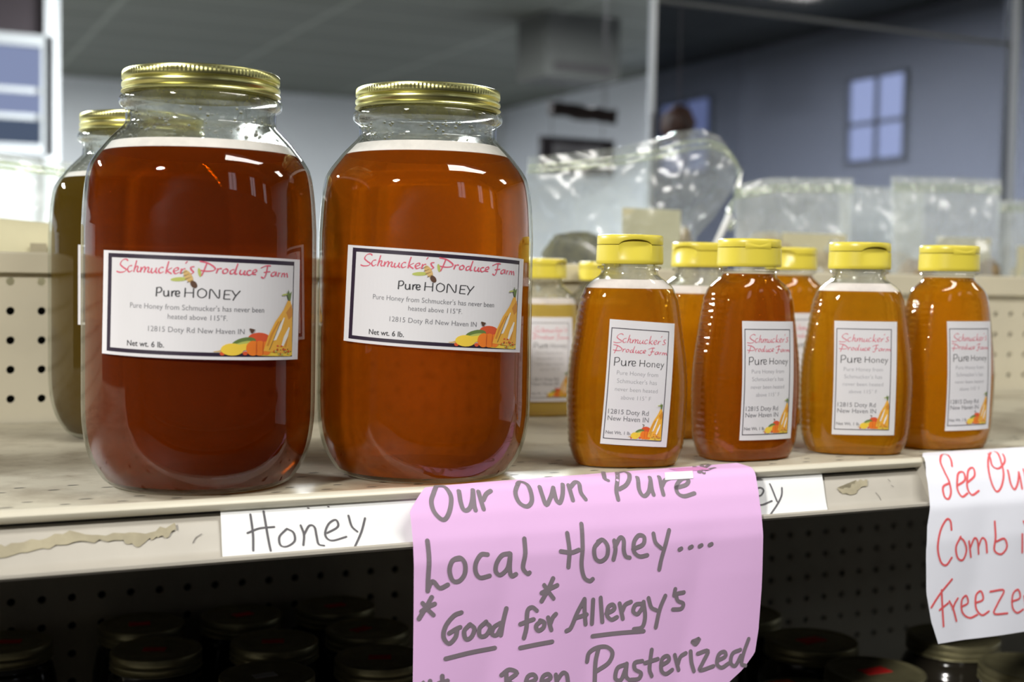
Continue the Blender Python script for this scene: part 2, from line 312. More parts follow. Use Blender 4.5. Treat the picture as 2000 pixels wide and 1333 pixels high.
PINK_STROKES=[[(216,34.6),(212.3,40.3),(209.4,46.3),(210,53.1),(213.9,58),(217.3,57.7),(220.9,52.2),(223.2,44.9),(222.3,39.3),(220.6,35.1),(216.1,34.2)],[(229.4,40.3),(229.1,48.2),(230.3,53.3),(234,52.6),(237.1,47.4),(239.2,40.2)],[(239.1,40.4),(237.9,50),(238.1,53.8)],[(242.7,41.6),(243.2,47.8),(243.8,53.5)],[(244.8,47.5),(247.8,43.5),(251.3,41.6)],[(273,36.3),(268.5,43.4),(269.5,50.6),(274.3,53.7),(278.5,50.7),(279.5,44.6),(278.3,38),(275,34.8),(272,37.2)],[(286.7,40.9),(287.3,47.4),(288.5,53.6),(293.4,47.8),(296.4,42.1)],[(296.3,42.8),(296.5,50.5),(298.7,52.7),(302,47.3),(304,40.1)],[(308,40.9),(308.3,46.1),(308.6,51.6)],[(308.6,42.9),(314.3,38.4),(316.2,40.3),(315.9,46.6),(318.2,51.6)],[(345.8,19.6),(337.6,35.8),(338.9,39)],[(354,24.2),(343.7,44.3),(342.5,53.2)],[(352.3,27.1),(360.8,23),(357.4,35.4),(352,42.8),(345.4,46)],[(362.3,37.6),(360.5,47.3),(362.8,52),(367.6,49),(371.2,41.6)],[(371.8,38.4),(370.5,46.9),(370.7,51.5)],[(379.2,38.4),(378.5,45.6),(378.4,51.9)],[(379.1,45.7),(382.6,41.8),(386.8,40.3)],[(389.8,47.6),(398.6,45.8),(401.4,42.2),(396.5,41.4),(390.5,46.3),(390.1,51.6),(394.6,54),(403.3,52.4)],[(421,18.2),(418.5,33.6),(431.5,28.3)],[(413.2,36.3),(423,28.1),(436.7,14.1)],[(429.2,15.4),(416.3,37.3)],[(203,70.8),(203.4,80.8),(202.7,93.3),(202.5,101.5)],[(202.4,100.8),(204.3,96.9),(206.3,96.1),(210.4,100.4),(215.7,98.8)],[(224.3,83.1),(218.9,84),(216.8,89.9),(219,96.4),(223.4,97.1),(227.1,93),(227.3,86.8),(224.6,82.9),(220.8,83)],[(243.1,82.1),(238.5,81.9),(234.8,86.7),(234.7,92.5),(237.9,96.3),(244.4,95.7)],[(258.5,82.7),(253.1,83.4),(249.4,87.8),(248.7,93.1),(252,95.8),(257,92),(258.9,84.1)],[(259,83),(258.6,92.1),(259.9,97.2),(263,96.3)],[(269.5,74.2),(269.5,83.5),(267.9,92.3),(270.9,96.5),(272.5,96.1)],[(300.5,72.8),(301.3,83.6),(300.5,94.6)],[(294.9,84),(302.7,85.3),(308.2,84.1)],[(311.8,67.6),(311.2,81.9),(310.3,93.9),(312.4,102.4),(316.6,105.2),(318.9,104.2)],[(324.8,79.3),(319.9,83.8),(320.7,90.5),(324.9,92.9),(329.5,90),(330,83.3),(326.7,79),(322.9,79.9)],[(335.3,80.1),(335.9,86.2),(334.6,92.5)],[(335.6,84.3),(339.8,78.6),(342.4,80.1),(342.2,86.7),(343.8,91.1),(346.8,92.2)],[(349.3,86.6),(356.9,84.1),(358.2,79.3),(354.1,78),(350.1,82.3),(350.1,88.5),(354.4,91.9),(360.2,91.5)],[(365.6,77.6),(366.7,83.5),(371.1,87.6)],[(378.1,76.2),(374.5,85.4),(371.3,95.1),(369.7,101.9)],[(385.6,89.7),(387.2,89.1)],[(394,89.1),(395.8,88.5)],[(402.1,88.8),(403.9,88.2)],[(410.2,88.6),(412,87.9)],[(205,105.7),(201.4,111.6),(196.9,118.3)],[(199.1,108.8),(202.6,113.1),(206.4,116.9)],[(198.5,113.8),(202.6,111.5),(207,110)],[(289.3,101.1),(285.7,108.2),(281.3,115.1)],[(283,104.9),(286.4,109.8),(289.9,114.2)],[(281.2,109.8),(286.8,107.7),(292.4,105.8)],[(225.1,117.1),(220.1,118.6),(214.7,124.5),(213.3,131.3),(217,135.9),(221.4,132.4),(222.5,127)],[(217.1,129.4),(221.5,127.3),(224.5,126.4)],[(230.9,125.5),(227.3,129.3),(228.7,134.4),(232.5,133.4),(234.4,128.4),(231.3,125.2)],[(242.5,124.9),(238,128.6),(238.5,133.5),(242.7,133.6),(245.6,128.8),(242.2,125.2)],[(252.7,126.9),(248.2,129.1),(247,133.2),(250.3,134.3),(253.4,129.6)],[(256.7,117.8),(254.6,126.2),(253.2,134.6)],[(215,145.3),(232,143.4),(249.2,142.5)],[(278.1,121.1),(274.7,118.6),(271.4,120.9),(270.9,131.4),(269.3,138)],[(266.6,128.8),(271.6,127.4),(275.8,126.5)],[(281.2,128.1),(277.7,130.9),(279.2,134.2),(283,132.6),(283.3,129.1),(280.4,127.6)],[(286.2,126.3),(287.4,130.7),(288.8,134.7)],[(287.9,130.7),(289.6,126.7),(291.8,124.6)],[(266.8,144.2),(278,143.2),(289.6,142.5)],[(313,116.9),(307.8,125.4),(303.4,134.7),(300,136.6)],[(313.1,117.3),(313.3,124.7),(314.4,133.7)],[(306.5,128.7),(315,127.3)],[(319.7,118),(319.3,133.9)],[(325.5,117.3),(327.1,133.5)],[(330,128.2),(335.6,125.9),(334.8,122.6),(331.3,124),(330.6,129.5),(333.8,132.6),(337.9,131.3)],[(339.7,122.3),(341,127.4),(342.3,132.7)],[(341.8,127.7),(344,123.5),(348.2,121.9)],[(357.1,123.9),(351.8,124.2),(350.1,128.5),(353.5,130.6),(357.2,126.5)],[(357.9,122.8),(359.4,132.9),(357.4,139.8),(350.9,140.6)],[(361.7,120.6),(364.1,127.1),(368.3,129.5)],[(375,120.3),(370.9,129),(368.1,141.1)],[(383,116.5),(382.2,120.7)],[(390.2,119.4),(384.3,120.2),(385.4,124.7),(389.9,127),(388.4,130.5),(381.5,130.3)],[(320,142.4),(338.9,142.1),(358.6,142.7)],[(198.6,166.9),(200.1,158.5),(203.8,167.5),(204.8,158.3)],[(208.4,163.4),(205.9,165.7),(207.5,169.8),(210.2,168.4),(209.9,164.2),(208.1,163.2)],[(212.9,156),(213.6,165.3),(215,170.1)],[(210.4,160.4),(216.6,159.5)],[(257.3,158.5),(258,170.8),(257.7,176.7)],[(254.1,160.5),(259.3,157.5),(264.8,160.3),(258.9,164.9),(266.4,170),(259.8,176.4)],[(271.6,167.9),(278.2,166),(276.8,162.7),(272.6,163.5),(271.7,169.4),(278.8,172.8)],[(283.1,168.5),(288.9,166.7),(287.5,163.6),(283.5,164.8),(282.9,170.4),(289.9,173)],[(292.9,164.7),(294.5,173.4)],[(294.1,168.5),(298,164.2),(301.1,165.7),(302.3,171.1),(303.5,174.4)],[(324.5,151.7),(322.7,160.2),(322.4,173.5),(322.2,181.2)],[(316.4,159),(317.7,153.4),(323.7,150.4),(330.7,150.6),(335.1,154.9),(332.5,161.3),(323.9,166)],[(344.7,164),(339.1,165.8),(337.8,172.6),(342.1,173.9),(345.4,166.8)],[(346.1,163.5),(345.8,171.6),(348.8,175.2)],[(358.1,163),(352.4,163.6),(352.6,168),(357.3,171.1),(355.7,174.8),(349.6,174.8)],[(365.4,156.2),(364.1,168.7),(366.1,174.3)],[(360.4,164.7),(370.5,163.1)],[(373.6,167.9),(379.5,165.4),(378.5,162),(374.1,163.5),(373.7,171.1),(377.5,174.3),(382.7,172.2)],[(384.4,162.1),(386.1,167.4),(388,173)],[(387.3,169.1),(389.2,164),(393.3,161.9)],[(397.1,161),(398,168.8),(400.1,175)],[(398.3,154.7),(400.9,156.5),(403.7,153),(401.1,153.7),(398.7,154.2)],[(402.8,163.2),(411,162),(407.1,169.8),(404.9,175),(415.7,173.2)],[(418.5,169.8),(425.3,167.4),(424.4,164),(419.9,165.5),(418.6,171.8),(422.5,175),(428,172.8)],[(437.9,164.2),(431.4,166.1),(430.1,172.5),(434.1,175),(438.5,168.5)],[(444.8,157.3),(440.8,167.1),(439.5,174.3),(443,176.1)]]
WHITE_STROKES=[[(642.3,53.7),(644.9,45.8),(646.8,36.8),(633.5,47.9),(632.6,56.7),(633.5,65.6),(632.4,73.9),(628.2,79),(624.8,76.9),(626.1,69.7),(633.5,67)],[(640.1,69.6),(649.4,65.7),(651.1,59.2),(644.9,60.6),(639.7,71.5),(642,78.1),(648.5,76)],[(650.9,67.9),(660.9,62.7),(662.6,56.1),(656.2,58.7),(650.1,70.7),(652.6,77.4),(660.8,74.7)],[(692.2,40.9),(681.3,50.5),(676.1,65),(678.2,76),(685,72.6),(691.9,61.3),(694.6,49.3),(698.5,38.6)],[(686.2,44.3),(683.1,54.8),(688.3,58.1),(697.6,52.8),(700.6,45.6)],[(697.1,60.1),(695.3,70.3),(697.5,75.6),(702.9,70.7),(707.8,62.2)],[(707.8,62.2),(705.7,75.5)],[(713.8,60.2),(711.5,74.4)],[(713.4,67.2),(721.5,61.4)],[(628,102.2),(627.3,95.8),(623.5,94.2),(617.2,102),(614.2,114.1),(617.4,125.4),(623,128.7),(628.4,123.5)],[(637,108.2),(632.4,115.5),(634.6,124),(640.2,126.1),(643.6,119.1),(640.7,111.9),(636.2,108.5)],[(645.9,112.3),(648.7,124.6)],[(647.2,118.3),(651.5,110.6),(655.3,113),(657.1,123)],[(656.5,117.6),(659.9,111.2),(663.8,113.6),(665.3,122.5)],[(673,99.1),(673.3,111.5),(672.5,121.3),(679.5,124.7),(684.9,119.4),(681.9,112.8),(674,114.6)],[(700.6,110.6),(701.3,125)],[(702.4,100.8),(704.9,103.8),(707.9,99.7),(705.1,100.6)],[(708,111.1),(709.5,125.6)],[(708.6,115.5),(713.5,110.8),(717.7,117.6),(718.6,126.3)],[(619.3,147.5),(620.8,160.5),(622.8,175.5)],[(609.8,159.7),(617.7,150.4),(629.5,140.1)],[(618.2,162.5),(626.4,158.2)],[(627.7,156.7),(632.1,163),(636.2,172.9)],[(631.7,163.2),(633.7,158.9),(636.5,155.5)],[(641.2,162.4),(647.8,160.2),(645.6,154.4),(641,157.5),(642.1,166.7),(649.8,172),(657.5,170.2)],[(655.2,160.9),(662.6,158.8),(660.4,152.2),(655.7,155.3),(656.2,165.3),(662.1,170.9),(668.7,168.5)],[(669.5,153.2),(683.2,153.3),(677.5,163),(674.1,170.7),(687.9,171.8)],[(692.1,163),(700.9,160.9),(698.6,154.2),(693,157.3),(693.1,167.4),(698.4,172.5),(705.2,170.6)],[(705.5,159.9),(709.2,172.1)],[(708.5,165.9),(714.1,159.9)]]
CARD_STROKES=[[(97.9,1.1),(97.7,14.1),(96.4,24.4)],[(106.1,-0.4),(106.3,12),(106.7,25.4)],[(94.6,12.8),(102,10.4),(111.1,10.1)],[(118,12.3),(113.4,16.6),(113.2,22.1),(116.9,23.3),(122.1,20.1),(122.3,14.6),(118.6,11.8)],[(127.4,10.3),(128.5,16.4),(127,23.3)],[(128.4,16.7),(132.6,10.9),(135.8,12.1),(136.1,18.4),(136.5,23.4),(139.7,24.7)],[(143.1,16.4),(150.4,12.8),(149.8,8.3),(144.8,10.7),(141.6,17.4),(144.9,21.6),(154.6,19.8)],[(158.3,6.1),(159.2,13.1),(162.2,17)],[(168.6,8.6),(164.5,17.7),(157.7,28.4)]]
CARD2_STROKES=[[(460.7,11.6),(465.9,11.8),(469.8,8.5),(469,6),(464.9,6.3),(461,10.2),(460.3,17),(464.1,19),(474.2,16.5)],[(477.3,3.4),(477.9,9.7),(478.4,17.2)],[(486.5,7.1),(484,12.9),(477.7,19.5),(467.9,27.5)]]

# ------------------------------------------------------------------ harvest picture shared by every label (origin: its lower right corner, mm)
PICM = {}
for nme, c in dict(husk=(.80, .42, .05), husk2=(.62, .25, .03), streak=(.85, .82, .76), red=(.66, .09, .03), orange=(.80, .20, .02), orange2=(.55, .10, .015), gold=(.83, .58, .06), green=(.13, .20, .05), lime=(.45, .5, .12), straw=(.62, .42, .16), brown=(.10, .05, .03)).items():
    PICM[nme] = pbr('print '+nme, c, .5)
PICK = list(PICM)
def harvest(sc, sy=None):
    sy = sy or sc
    S = []
    def a(c, *polys): S.append((PICK.index(c), [[(x*sc, y*sy) for x, y in p] for p in polys]))
    a('straw', *[ellp(-52+i*1.9, 4.2+1.1*math.sin(i*2.1)+i*.1, 3.4, .55, .25*math.sin(i*1.7)+.1) for i in range(8)])
    a('gold', [(-26, 1), (-3, .3), (-.3, 1), (-.6, 12), (-8, 13), (-22, 9)])
    a('red', ellp(-27, 15.5, 7.5, 4.6), ellp(-36, 3, 1.6, 1.6), ellp(-50, 2.5, 1.5, 1.5))
    a('green', ellp(-37, 11.5, 8, 4.2, .35)); a('lime', ellp(-37.5, 10.2, 6.4, 2.2, .35))
    a('gold', ellp(-44, 6, 7, 5), [(-41, 10), (-31, 12), (-31, 7), (-41, 4)])
    a('orange', ellp(-31, 7.2, 4.6, 6.2), ellp(-26.5, 7.2, 4.6, 6.2), ellp(-22, 7.2, 4.2, 5.8))
    a('orange2', ellp(-28.8, 7.2, .4, 5.8), ellp(-24.2, 7.2, .4, 5.8))
    a('brown', [(-31.5, 19.5), (-30, 22.6), (-33.5, 23.6), (-33.8, 22.8), (-31.2, 21.6), (-32.6, 19.6)])
    a('husk', [(-24, 5), (-21, 17), (-16, 29), (-9.5, 39), (-5.8, 47), (-3.6, 47.5), (-1.2, 40), (-.8, 5), (-10, 3)])
    a('husk2', [(-22, 9), (-19, 19), (-13.5, 30), (-12.8, 29), (-17.6, 18), (-20.4, 9)], [(-7.5, 8), (-4.5, 22), (-3.6, 22), (-6.4, 8)], [(-7.2, 37), (-2, 44), (-1.2, 34), (-4.5, 31)])
    a('streak', [(-17.4, 13.5), (-14.5, 22), (-9, 33), (-8.2, 32.5), (-11, 23), (-14.8, 14)], [(-10.5, 9), (-8.5, 17), (-4.4, 25), (-3.4, 24), (-5, 17), (-8.6, 9)])
    a('orange2', *[ellp(-16+i*2.4, 4.5+2.2*math.sin(i*2.4), .8, 1.1) for i in range(6)]); a('lime', *[ellp(-15+i*2.7, 3+1.6*math.cos(i*2), .9, .6) for i in range(5)])
    a('red', *[ellp(-13.5+i*3.1, 7+2.5*math.sin(i*1.3+1), .9, .7) for i in range(4)]); a('brown', [(-20, 6), (-19.6, 6), (-11.2, 30), (-11.6, 30)], *[ellp(-14+i*3, 5.4+2*math.sin(i*3), .5, .35) for i in range(5)])
    a('green', [(-5, 47), (-7.4, 54), (-6, 53), (-5.6, 56.5), (-4.4, 53), (-2.4, 55), (-3.6, 47)]); a('lime', ellp(-8.8, 52, 2.4, .7, .2))
    return S
def put_harvest(fn, ox, oy, sc, parent, lift, step=None, sy=None):
    mb = MB()
    for i, (mi, polys) in enumerate(harvest(sc, sy)): cut_polys([[(ox+x, oy+y) for x, y in p] for p in polys], fn, lift+i*2e-5, mb, mi, step)
    return mb.build('harvest_picture', [PICM[k] for k in PICK], parent, fixn=False)
def label_paper(fn, hw, hh, parent, mat_='paper', nx=48, ny=4, lift=1e-4, corner=None):
    mb = MB(); 
    f = [[fn(-hw+2*hw*i/nx, -hh+2*hh*j/ny, lift) for i in range(nx+1)] for j in range(ny+1)]
    b = [[fn(-hw+2*hw*i/nx, -hh+2*hh*j/ny, -1e-4) for i in range(nx+1)] for j in range(ny+1)]
    mb.grid(f); mb.grid(b); 
    ring = lambda g: g[0]+[r[-1] for r in g[1:-1]]+g[-1][::-1]+[r[0] for r in g[1:-1]][::-1]
    mb.grid([ring(b), ring(f)], 0, True)
    return mb.build('label', mat_, parent)
def frame_polys(x0, x1, y0, y1, l, r, b, t):
    return [[(x0, y0), (x0+l, y0), (x0+l, y1), (x0, y1)], [(x1-r, y0), (x1, y0), (x1, y1), (x1-r, y1)], [(x0+l, y0), (x1-r, y0), (x1-r, y0+b), (x0+l, y0+b)], [(x0+l, y1-t), (x1-r, y1-t), (x1-r, y1), (x0+l, y1)]]
# ------------------------------------------------------------------ big honey jars
JP = [(.0455, .0), (.053, .0008), (.0578, .0032), (.0612, .0072), (.066, .0150), (.0695, .0250), (.0714, .0365), (.0721, .048), (.0722, .07), (.0722, .150), (.0719, .165), (.0708, .182), (.0686, .196), (.065, .2035), (.0605, .2095), (.056, .2150), (.0512, .2200), (.0475, .2238), (.0463, .2262), (.0463, .2335), (.0478, .2352), (.0497, .2368), (.0502, .2392), (.0495, .2415), (.0478, .243), (.0470, .246), (.0470, .254)]
def smooth_prof(p, k=4): 
    return [tuple(q) for q in cat_rom(p, k)]
JPO = smooth_prof(JP)
JPI = [(max(r-.0030, .001), max(z, .0045)) for r, z in JPO if z > .004 and z < .2545]
def interp_r(prof, z):
    for (r0_, z0), (r1_, z1) in zip(prof, prof[1:]):
        if z0 <= z <= z1 and z1 > z0: return r0_+(r1_-r0_)*(z-z0)/(z1-z0)
    return prof[-1][0]
def lid_mesh(R, H, parent, mat_='brass', n=240, knurl=True, name='lid', z0=0.0):
    mb = MB()
    def fn(r, z, a): 
        zz = (z-z0)/H
        if knurl and .60 < zz < .93: return r-.00035*(1-math.cos(a*n/2))/2*1.6
        return r
    prof = [(R-.0022, 0), (R-.0004, .0002), (R+.0002, .05*H), (R-.0002, .11*H), (R-.0012, .16*H), (R-.0010, .22*H), (R-.0002, .27*H), (R, .34*H), (R-.0002, .42*H), (R-.0014, .48*H), (R-.0017, .52*H), (R-.0008, .57*H), (R-.0003, .61*H), (R-.0003, .75*H), (R-.0004, .91*H), (R-.0009, .96*H), (R-.0022, H), (R-.005, H), (R-.006, .95*H), (R-.010, .94*H), (.001, .94*H)]
    mb.lathe([(r, z0+z) for r, z in prof], n, 0, False, True, fn=fn)
    mb.lathe([(R-.0022, z0), (R-.0024, z0+.8*H), (.001, z0+.8*H)], n, 0, False, True)
    return mb.build(name, mat_, parent, smooth=40)
def make_jar(name, x, y, hon, fill, ftop, lab, seed):
    root = empty(name, (x, y, 1.0)); random.seed(seed)
    mb = MB(); o = mb.lathe(JPO, 128, 0, True); i = mb.lathe([q for q in JPI if q[1] <= ftop], 128, 1, True); i2 = mb.lathe([[q for q in JPI if q[1] <= ftop][-1]]+[q for q in JPI if q[1] > ftop], 128, 2)
    a, b = o[-1], i2[-1]
    for k in range(128): mb.face((a[k], a[(k+1) % 128], b[(k+1) % 128], b[k]))
    mb.build('glass_body', ['glass', 'inner', 'fogged'], root, smooth=50)
    hp = [(r+.0004, z-(.0004 if z < .006 else 0)) for r, z in JPI if z < fill-.0006]; hp.append((interp_r(JPI, fill)+.0004, fill))
    mb = MB(); mb.lathe(hp, 128, 0, True, True); mb.build('honey', hon, root, smooth=50)
    fp = [(interp_r(JPI, fill)+.0002, fill-.0002)]+[(interp_r(JPI, fill+(ftop-fill)*t)+.0002, fill+(ftop-fill)*t) for t in (.15, .4, .7, 1)]
    mb = MB(); mb.lathe(fp, 128, 0, True, False, fn=lambda r, z, a: r)
    rows = mb.v[-128:]; mb.lathe([(fp[-1][0], ftop), (fp[-1][0]*.8, ftop+.0006), (.002, ftop+.0002)], 128, 0, False, True); mb.build('foam', 'foam', root, smooth=60)
    lid_mesh(.0487, .0140, root, z0=.2440)
    # drops of condensation inside the shoulder
    mb = MB()
    for k in range(150):
        z = random.uniform(ftop+.001, .2335); a_ = random.uniform(-math.pi, math.pi); r = interp_r(JPI, z)-.0002; s = random.uniform(.0004, .0013)
        cx, cy_ = r*math.cos(a_), r*math.sin(a_); base = []
        for j in range(4):
            ph = -math.pi/2+math.pi*(j+.5)/4; base.append([(cx+s*math.cos(ph)*math.cos(t), cy_+s*math.cos(ph)*math.sin(t), z+s*math.sin(ph)) for t in [2*math.pi*q/8 for q in range(8)]])
        b = mb.grid(base, 0, True); mb.cap(b[0], 0, True); mb.cap(b[-1])
    d = mb.build('droplets', 'drop', root, smooth=60); d['kind'] = 'stuff'
    ang, zc, tilt = lab; R = .0722; ct, st = math.cos(tilt), math.sin(tilt)
    def fn(u, v, l):
        uu = (u*ct-v*st)/1000; vv = (u*st+v*ct)/1000; t = ang+uu/R
        return ((R+l)*math.sin(t), -(R+l)*math.cos(t), zc+vv)
    lb = label_paper(fn, 66.0, 30.5, root, lift=1.6e-4)
    mb = MB(); cut_polys(frame_polys(-61.6, 60.0, -28.6, 29.0, 3.0, .7, 2.3, 2.4), fn, 2.2e-4, mb, 0, 2.5); mb.build('border', 'border_ink', lb, fixn=False)
    mb = MB(); ribbon(mb, BRAND_STROKES, 1.05, .38, math.radians(35), fn, 2.6e-4, 0, caps=False); mb.build('red_script', 'red_ink', lb, fixn=False)
    mb = MB(); ribbon(mb, PURE_STROKES, .85, .55, math.radians(0), fn, 2.5e-4, 0, caps=False); ribbon(mb, HONEY_STROKES, .72, .5, 0, fn, 2.5e-4, 0, caps=False)
    put_text(mb, 'Pure Honey from Schmucker\'s has never been', -3.8, -2.2, 80.5, fn, 2.5e-4, 1, 1.05, -.006); put_text(mb, 'heated above 115\u00b0F.', -3.4, -7.6, 34, fn, 2.5e-4, 1, 1.05, -.006)
    put_text(mb, '12815 Doty Rd New Haven IN', -3.9, -15.2, 56, fn, 2.5e-4, 1, 1.0, -.006); put_text(mb, 'Net wt. 6 lb.', -33.8, -24.4, 23.5, fn, 2.5e-4, 0, 1.0, .012)
    mb.build('lettering', ['black_ink', 'grey_ink'], lb, fixn=False)
    put_harvest(fn, 60.2, -28.6, .98, lb, 2.9e-4, 2.5, .72)
    mb = MB(); cut_polys([ellp(-14.5, 15.6, 5, 1.2, .1), ellp(-3.2, 20, .9, 2.6, .2)], fn, 2.7e-4, mb, 0, 2.5); cut_polys([ellp(-9.4, 17.4, 4.2, 2.1, -1.0)], fn, 2.9e-4, mb, 1, 2.5)
    cut_polys([[(-11.9+i*1.15+dx*math.cos(-.1), 19.6-i*1.7+dx*.5) for dx in (-1.7, 1.7)]+[(-11.6+i*1.15+1.6, 20.5-i*1.7+.2), (-11.6+i*1.15-1.6, 19.5-i*1.7-.1)] for i in range(4)], fn, 3.1e-4, mb, 2, 2.5)
    cut_polys([ellp(-6.2, 12.9, 2.4, 1.7, -.9)], fn, 3.2e-4, mb, 2, 2.5); mb.build('bee_picture', [PICM['lime'], PICM['straw'], PICM['brown']], lb, fixn=False)
    return root
j = make_jar('honey_jar', .0823, -.3684, 'honey_dark', .2075, .2132, (math.radians(-10.8), .1138, math.radians(-1.5)), 1)
tag(j, 'big gold-lidded glass jar of dark brown honey at the left end of the front row', 'jar', 'big honey jars')
j = make_jar('honey_jar', .2319, -.3769, 'honey_orange', .2136, .2205, (math.radians(-13.8), .1189, math.radians(-3.0)), 2)
tag(j, 'big gold-lidded glass jar of orange honey standing right of the dark brown one', 'jar', 'big honey jars')
j = make_jar('honey_jar', .0912, -.109, 'honey_tan', .2060, .2100, (math.radians(2), .122, 0), 3)
tag(j, 'big gold-lidded jar of cloudy tan honey half hidden behind the dark brown honey jar', 'jar', 'big honey jars')
# ------------------------------------------------------------------ one pound squeeze bottles
BA = [(0, .0325), (.0025, .0365), (.0060, .0386), (.0166, .0414), (.0388, .0428), (.057, .0430), (.076, .0415), (.094, .0386), (.1126, .0358), (.1240, .0332), (.1290, .0308), (.1330, .0262), (.1366, .0214), (.1395, .0203), (.142, .0203)]
BB = [(0, .0205), (.0025, .0240), (.0060, .0256), (.0166, .0268), (.0388, .0274), (.057, .0275), (.076, .0270), (.094, .0262), (.1126, .0250), (.1240, .0240), (.1290, .0232), (.1330, .0218), (.1366, .0206), (.1395, .0203), (.142, .0203)]
BN = [(0, 2.6), (.12, 2.7), (.130, 2.4), (.138, 2.0), (.2, 2.0)]
def ip(t, z):
    for (a, b), (c, d) in zip(t, t[1:]):
        if a <= z <= c: return b+(d-b)*(z-a)/(c-a)
    return t[-1][1] if z > t[-1][0] else t[0][1]
BAs = cat_rom(BA, 5); BBs = cat_rom(BB, 5)
def brow(z, off=0, n=112):
    a, b, e = ip(BAs, z)-off, ip(BBs, z)-off, ip(BN, z); row = []
    for i in range(n):
        t = 2*math.pi*(i+.5)/n; c, s = math.cos(t), math.sin(t)
        x = a*math.copysign(abs(c)**(2/e), c); y = b*math.copysign(abs(s)**(2/e), s)
        k = min(1, max(0, (abs(x)/a-.80)/.15)); rib = .00062*k*math.sin(z*2*math.pi/.0098)*(1 if .012 < z < .122 else 0)
        row.append((x+math.copysign(rib, x), y, z))
    return row
BZ = [0, .0004, .0012, .0025, .004, .006, .009]+[.009+i*.0014 for i in range(1, 83)]+[.1262, .1275, .129, .1305, .132, .1335, .135, .1366, .138, .1395]
def make_bottle(x, y, rz, hon, fill, scale=1.0, hinge_front=False, cap_turn=0.0, labelled=True, ltilt=0.0, lshift=(0, 0), detail=True):
    root = empty('honey_bottle', (x, y, 1.0), rz); root.scale = (scale,)*3
    mb = MB(); rows = [brow(z) for z in BZ]
    neck = [(.0203, .1402), (.0206, .1408), (.0228, .1414), (.0231, .1422), (.0226, .1430), (.0200, .1436), (.0195, .150)]
    n = 112
    for r, z in neck: rows.append([(r*math.cos(2*math.pi*(i+.5)/n), r*math.sin(2*math.pi*(i+.5)/n), z) for i in range(n)])
    o = mb.grid(rows, 0, True); mb.cap(o[0], 0, True)
    inn = [brow(z, .0011) for z in BZ if z > .002]; inn[0] = [(p[0], p[1], .0016) for p in inn[0]]
    for z in (.1402, .146, .150): inn.append([(.0185*math.cos(2*math.pi*(i+.5)/n), .0185*math.sin(2*math.pi*(i+.5)/n), z) for i in range(n)])
    q = mb.grid([r for r in inn if r[0][2] <= fill+.0065], 1, True); mb.cap(q[0], 1, True); q = mb.grid([[r for r in inn if r[0][2] <= fill+.0065][-1]]+[r for r in inn if r[0][2] > fill+.0065], 2, True)
    for k in range(n): mb.face((o[-1][k], o[-1][(k+1) % n], q[-1][(k+1) % n], q[-1][k]))
    mb.build('clear_body', ['plastic_clear', 'inner', 'fogged'], root, smooth=50)
    hz = [z for z in BZ if .002 < z < fill-.0004]+[fill]
    mb = MB(); rows = [brow(z, .0008) for z in hz]; rows[0] = [(p[0], p[1], .0013) for p in rows[0]]; h = mb.grid(rows, 0, True); mb.cap(h[0], 0, True); mb.cap(h[-1]); mb.build('honey', hon, root, smooth=50)
    if fill < .1345:
        mb = MB(); fz = [fill-.0001, fill+.002, fill+.004, fill+.0062]; h = mb.grid([brow(z, .0009) for z in fz], 0, True); mb.cap(h[0], 0, True); mb.cap(h[-1]); mb.build('foam', 'foam', root, smooth=50)
    # flip cap
    R = .0241; z0, zt = .1447, .1655; N = 144
    cr = math.pi/2*3+cap_turn
    def ad(t): return (t-cr+math.pi) % (2*math.pi)-math.pi
    def zg(t): 
        a = ad(t); return .1583+.0034*math.sqrt(max(0, 1-(a/.5)**2)) if not hinge_front else .1590
    def rad(t, z):
        a = ad(t); r = R-(.0006*(z-z0)/(zt-z0))
        if not hinge_front and abs(a) < .5 and z < zg(t): r -= .0024*(1-(a/.5)**2)**.5*min(1, max(0, (z-.1475)/.010))
        return r+.00008*math.cos(72*t)*(1 if z < .1575 else 0)
    mb = MB(); rows = []
    rows.append([((R-.0022)*math.cos(t), (R-.0022)*math.sin(t), z0) for t in [2*math.pi*i/N for i in range(N)]])
    for k in range(11):
        row = []
        for i in range(N):
            t = 2*math.pi*i/N; z = z0+(zg(t)-.0003-z0)*k/10; r = rad(t, z)-(.0006 if k == 0 else 0); row.append((r*math.cos(t), r*math.sin(t), z))
        rows.append(row)
    rows.append([((R-.003)*math.cos(t), (R-.003)*math.sin(t), zg(t)-.0003) for t in [2*math.pi*i/N for i in range(N)]])
    g = mb.grid(rows, 0, True); mb.cap(g[-1]); mb.lathe([(R-.0022, z0), (R-.0024, z0+.004), (.019, z0+.004)], N, 0); cap = mb.build('cap', 'yellow', root, smooth=40)
    mb = MB(); rows = [[((R-.003)*math.cos(t), (R-.003)*math.sin(t), zg(t)+.0002) for t in [2*math.pi*i/N for i in range(N)]]]
    for f, dr in ((0, .0002), (.1, 0), (.5, 0), (.8, .0001), (.9, .0005), (.97, .0012), (1, .0024)):
        row = []
        for i in range(N):
            t = 2*math.pi*i/N; z = zg(t)+.0002+(zt-zg(t)-.0002)*f; r = R-.0004-dr; row.append((r*math.cos(t), r*math.sin(t), z))
        rows.append(row)
    g = mb.grid(rows, 0, True); mb.cap(g[-1]); mb.cap(g[0], 0, True); mb.build('flip_lid', 'yellow', cap, smooth=40)
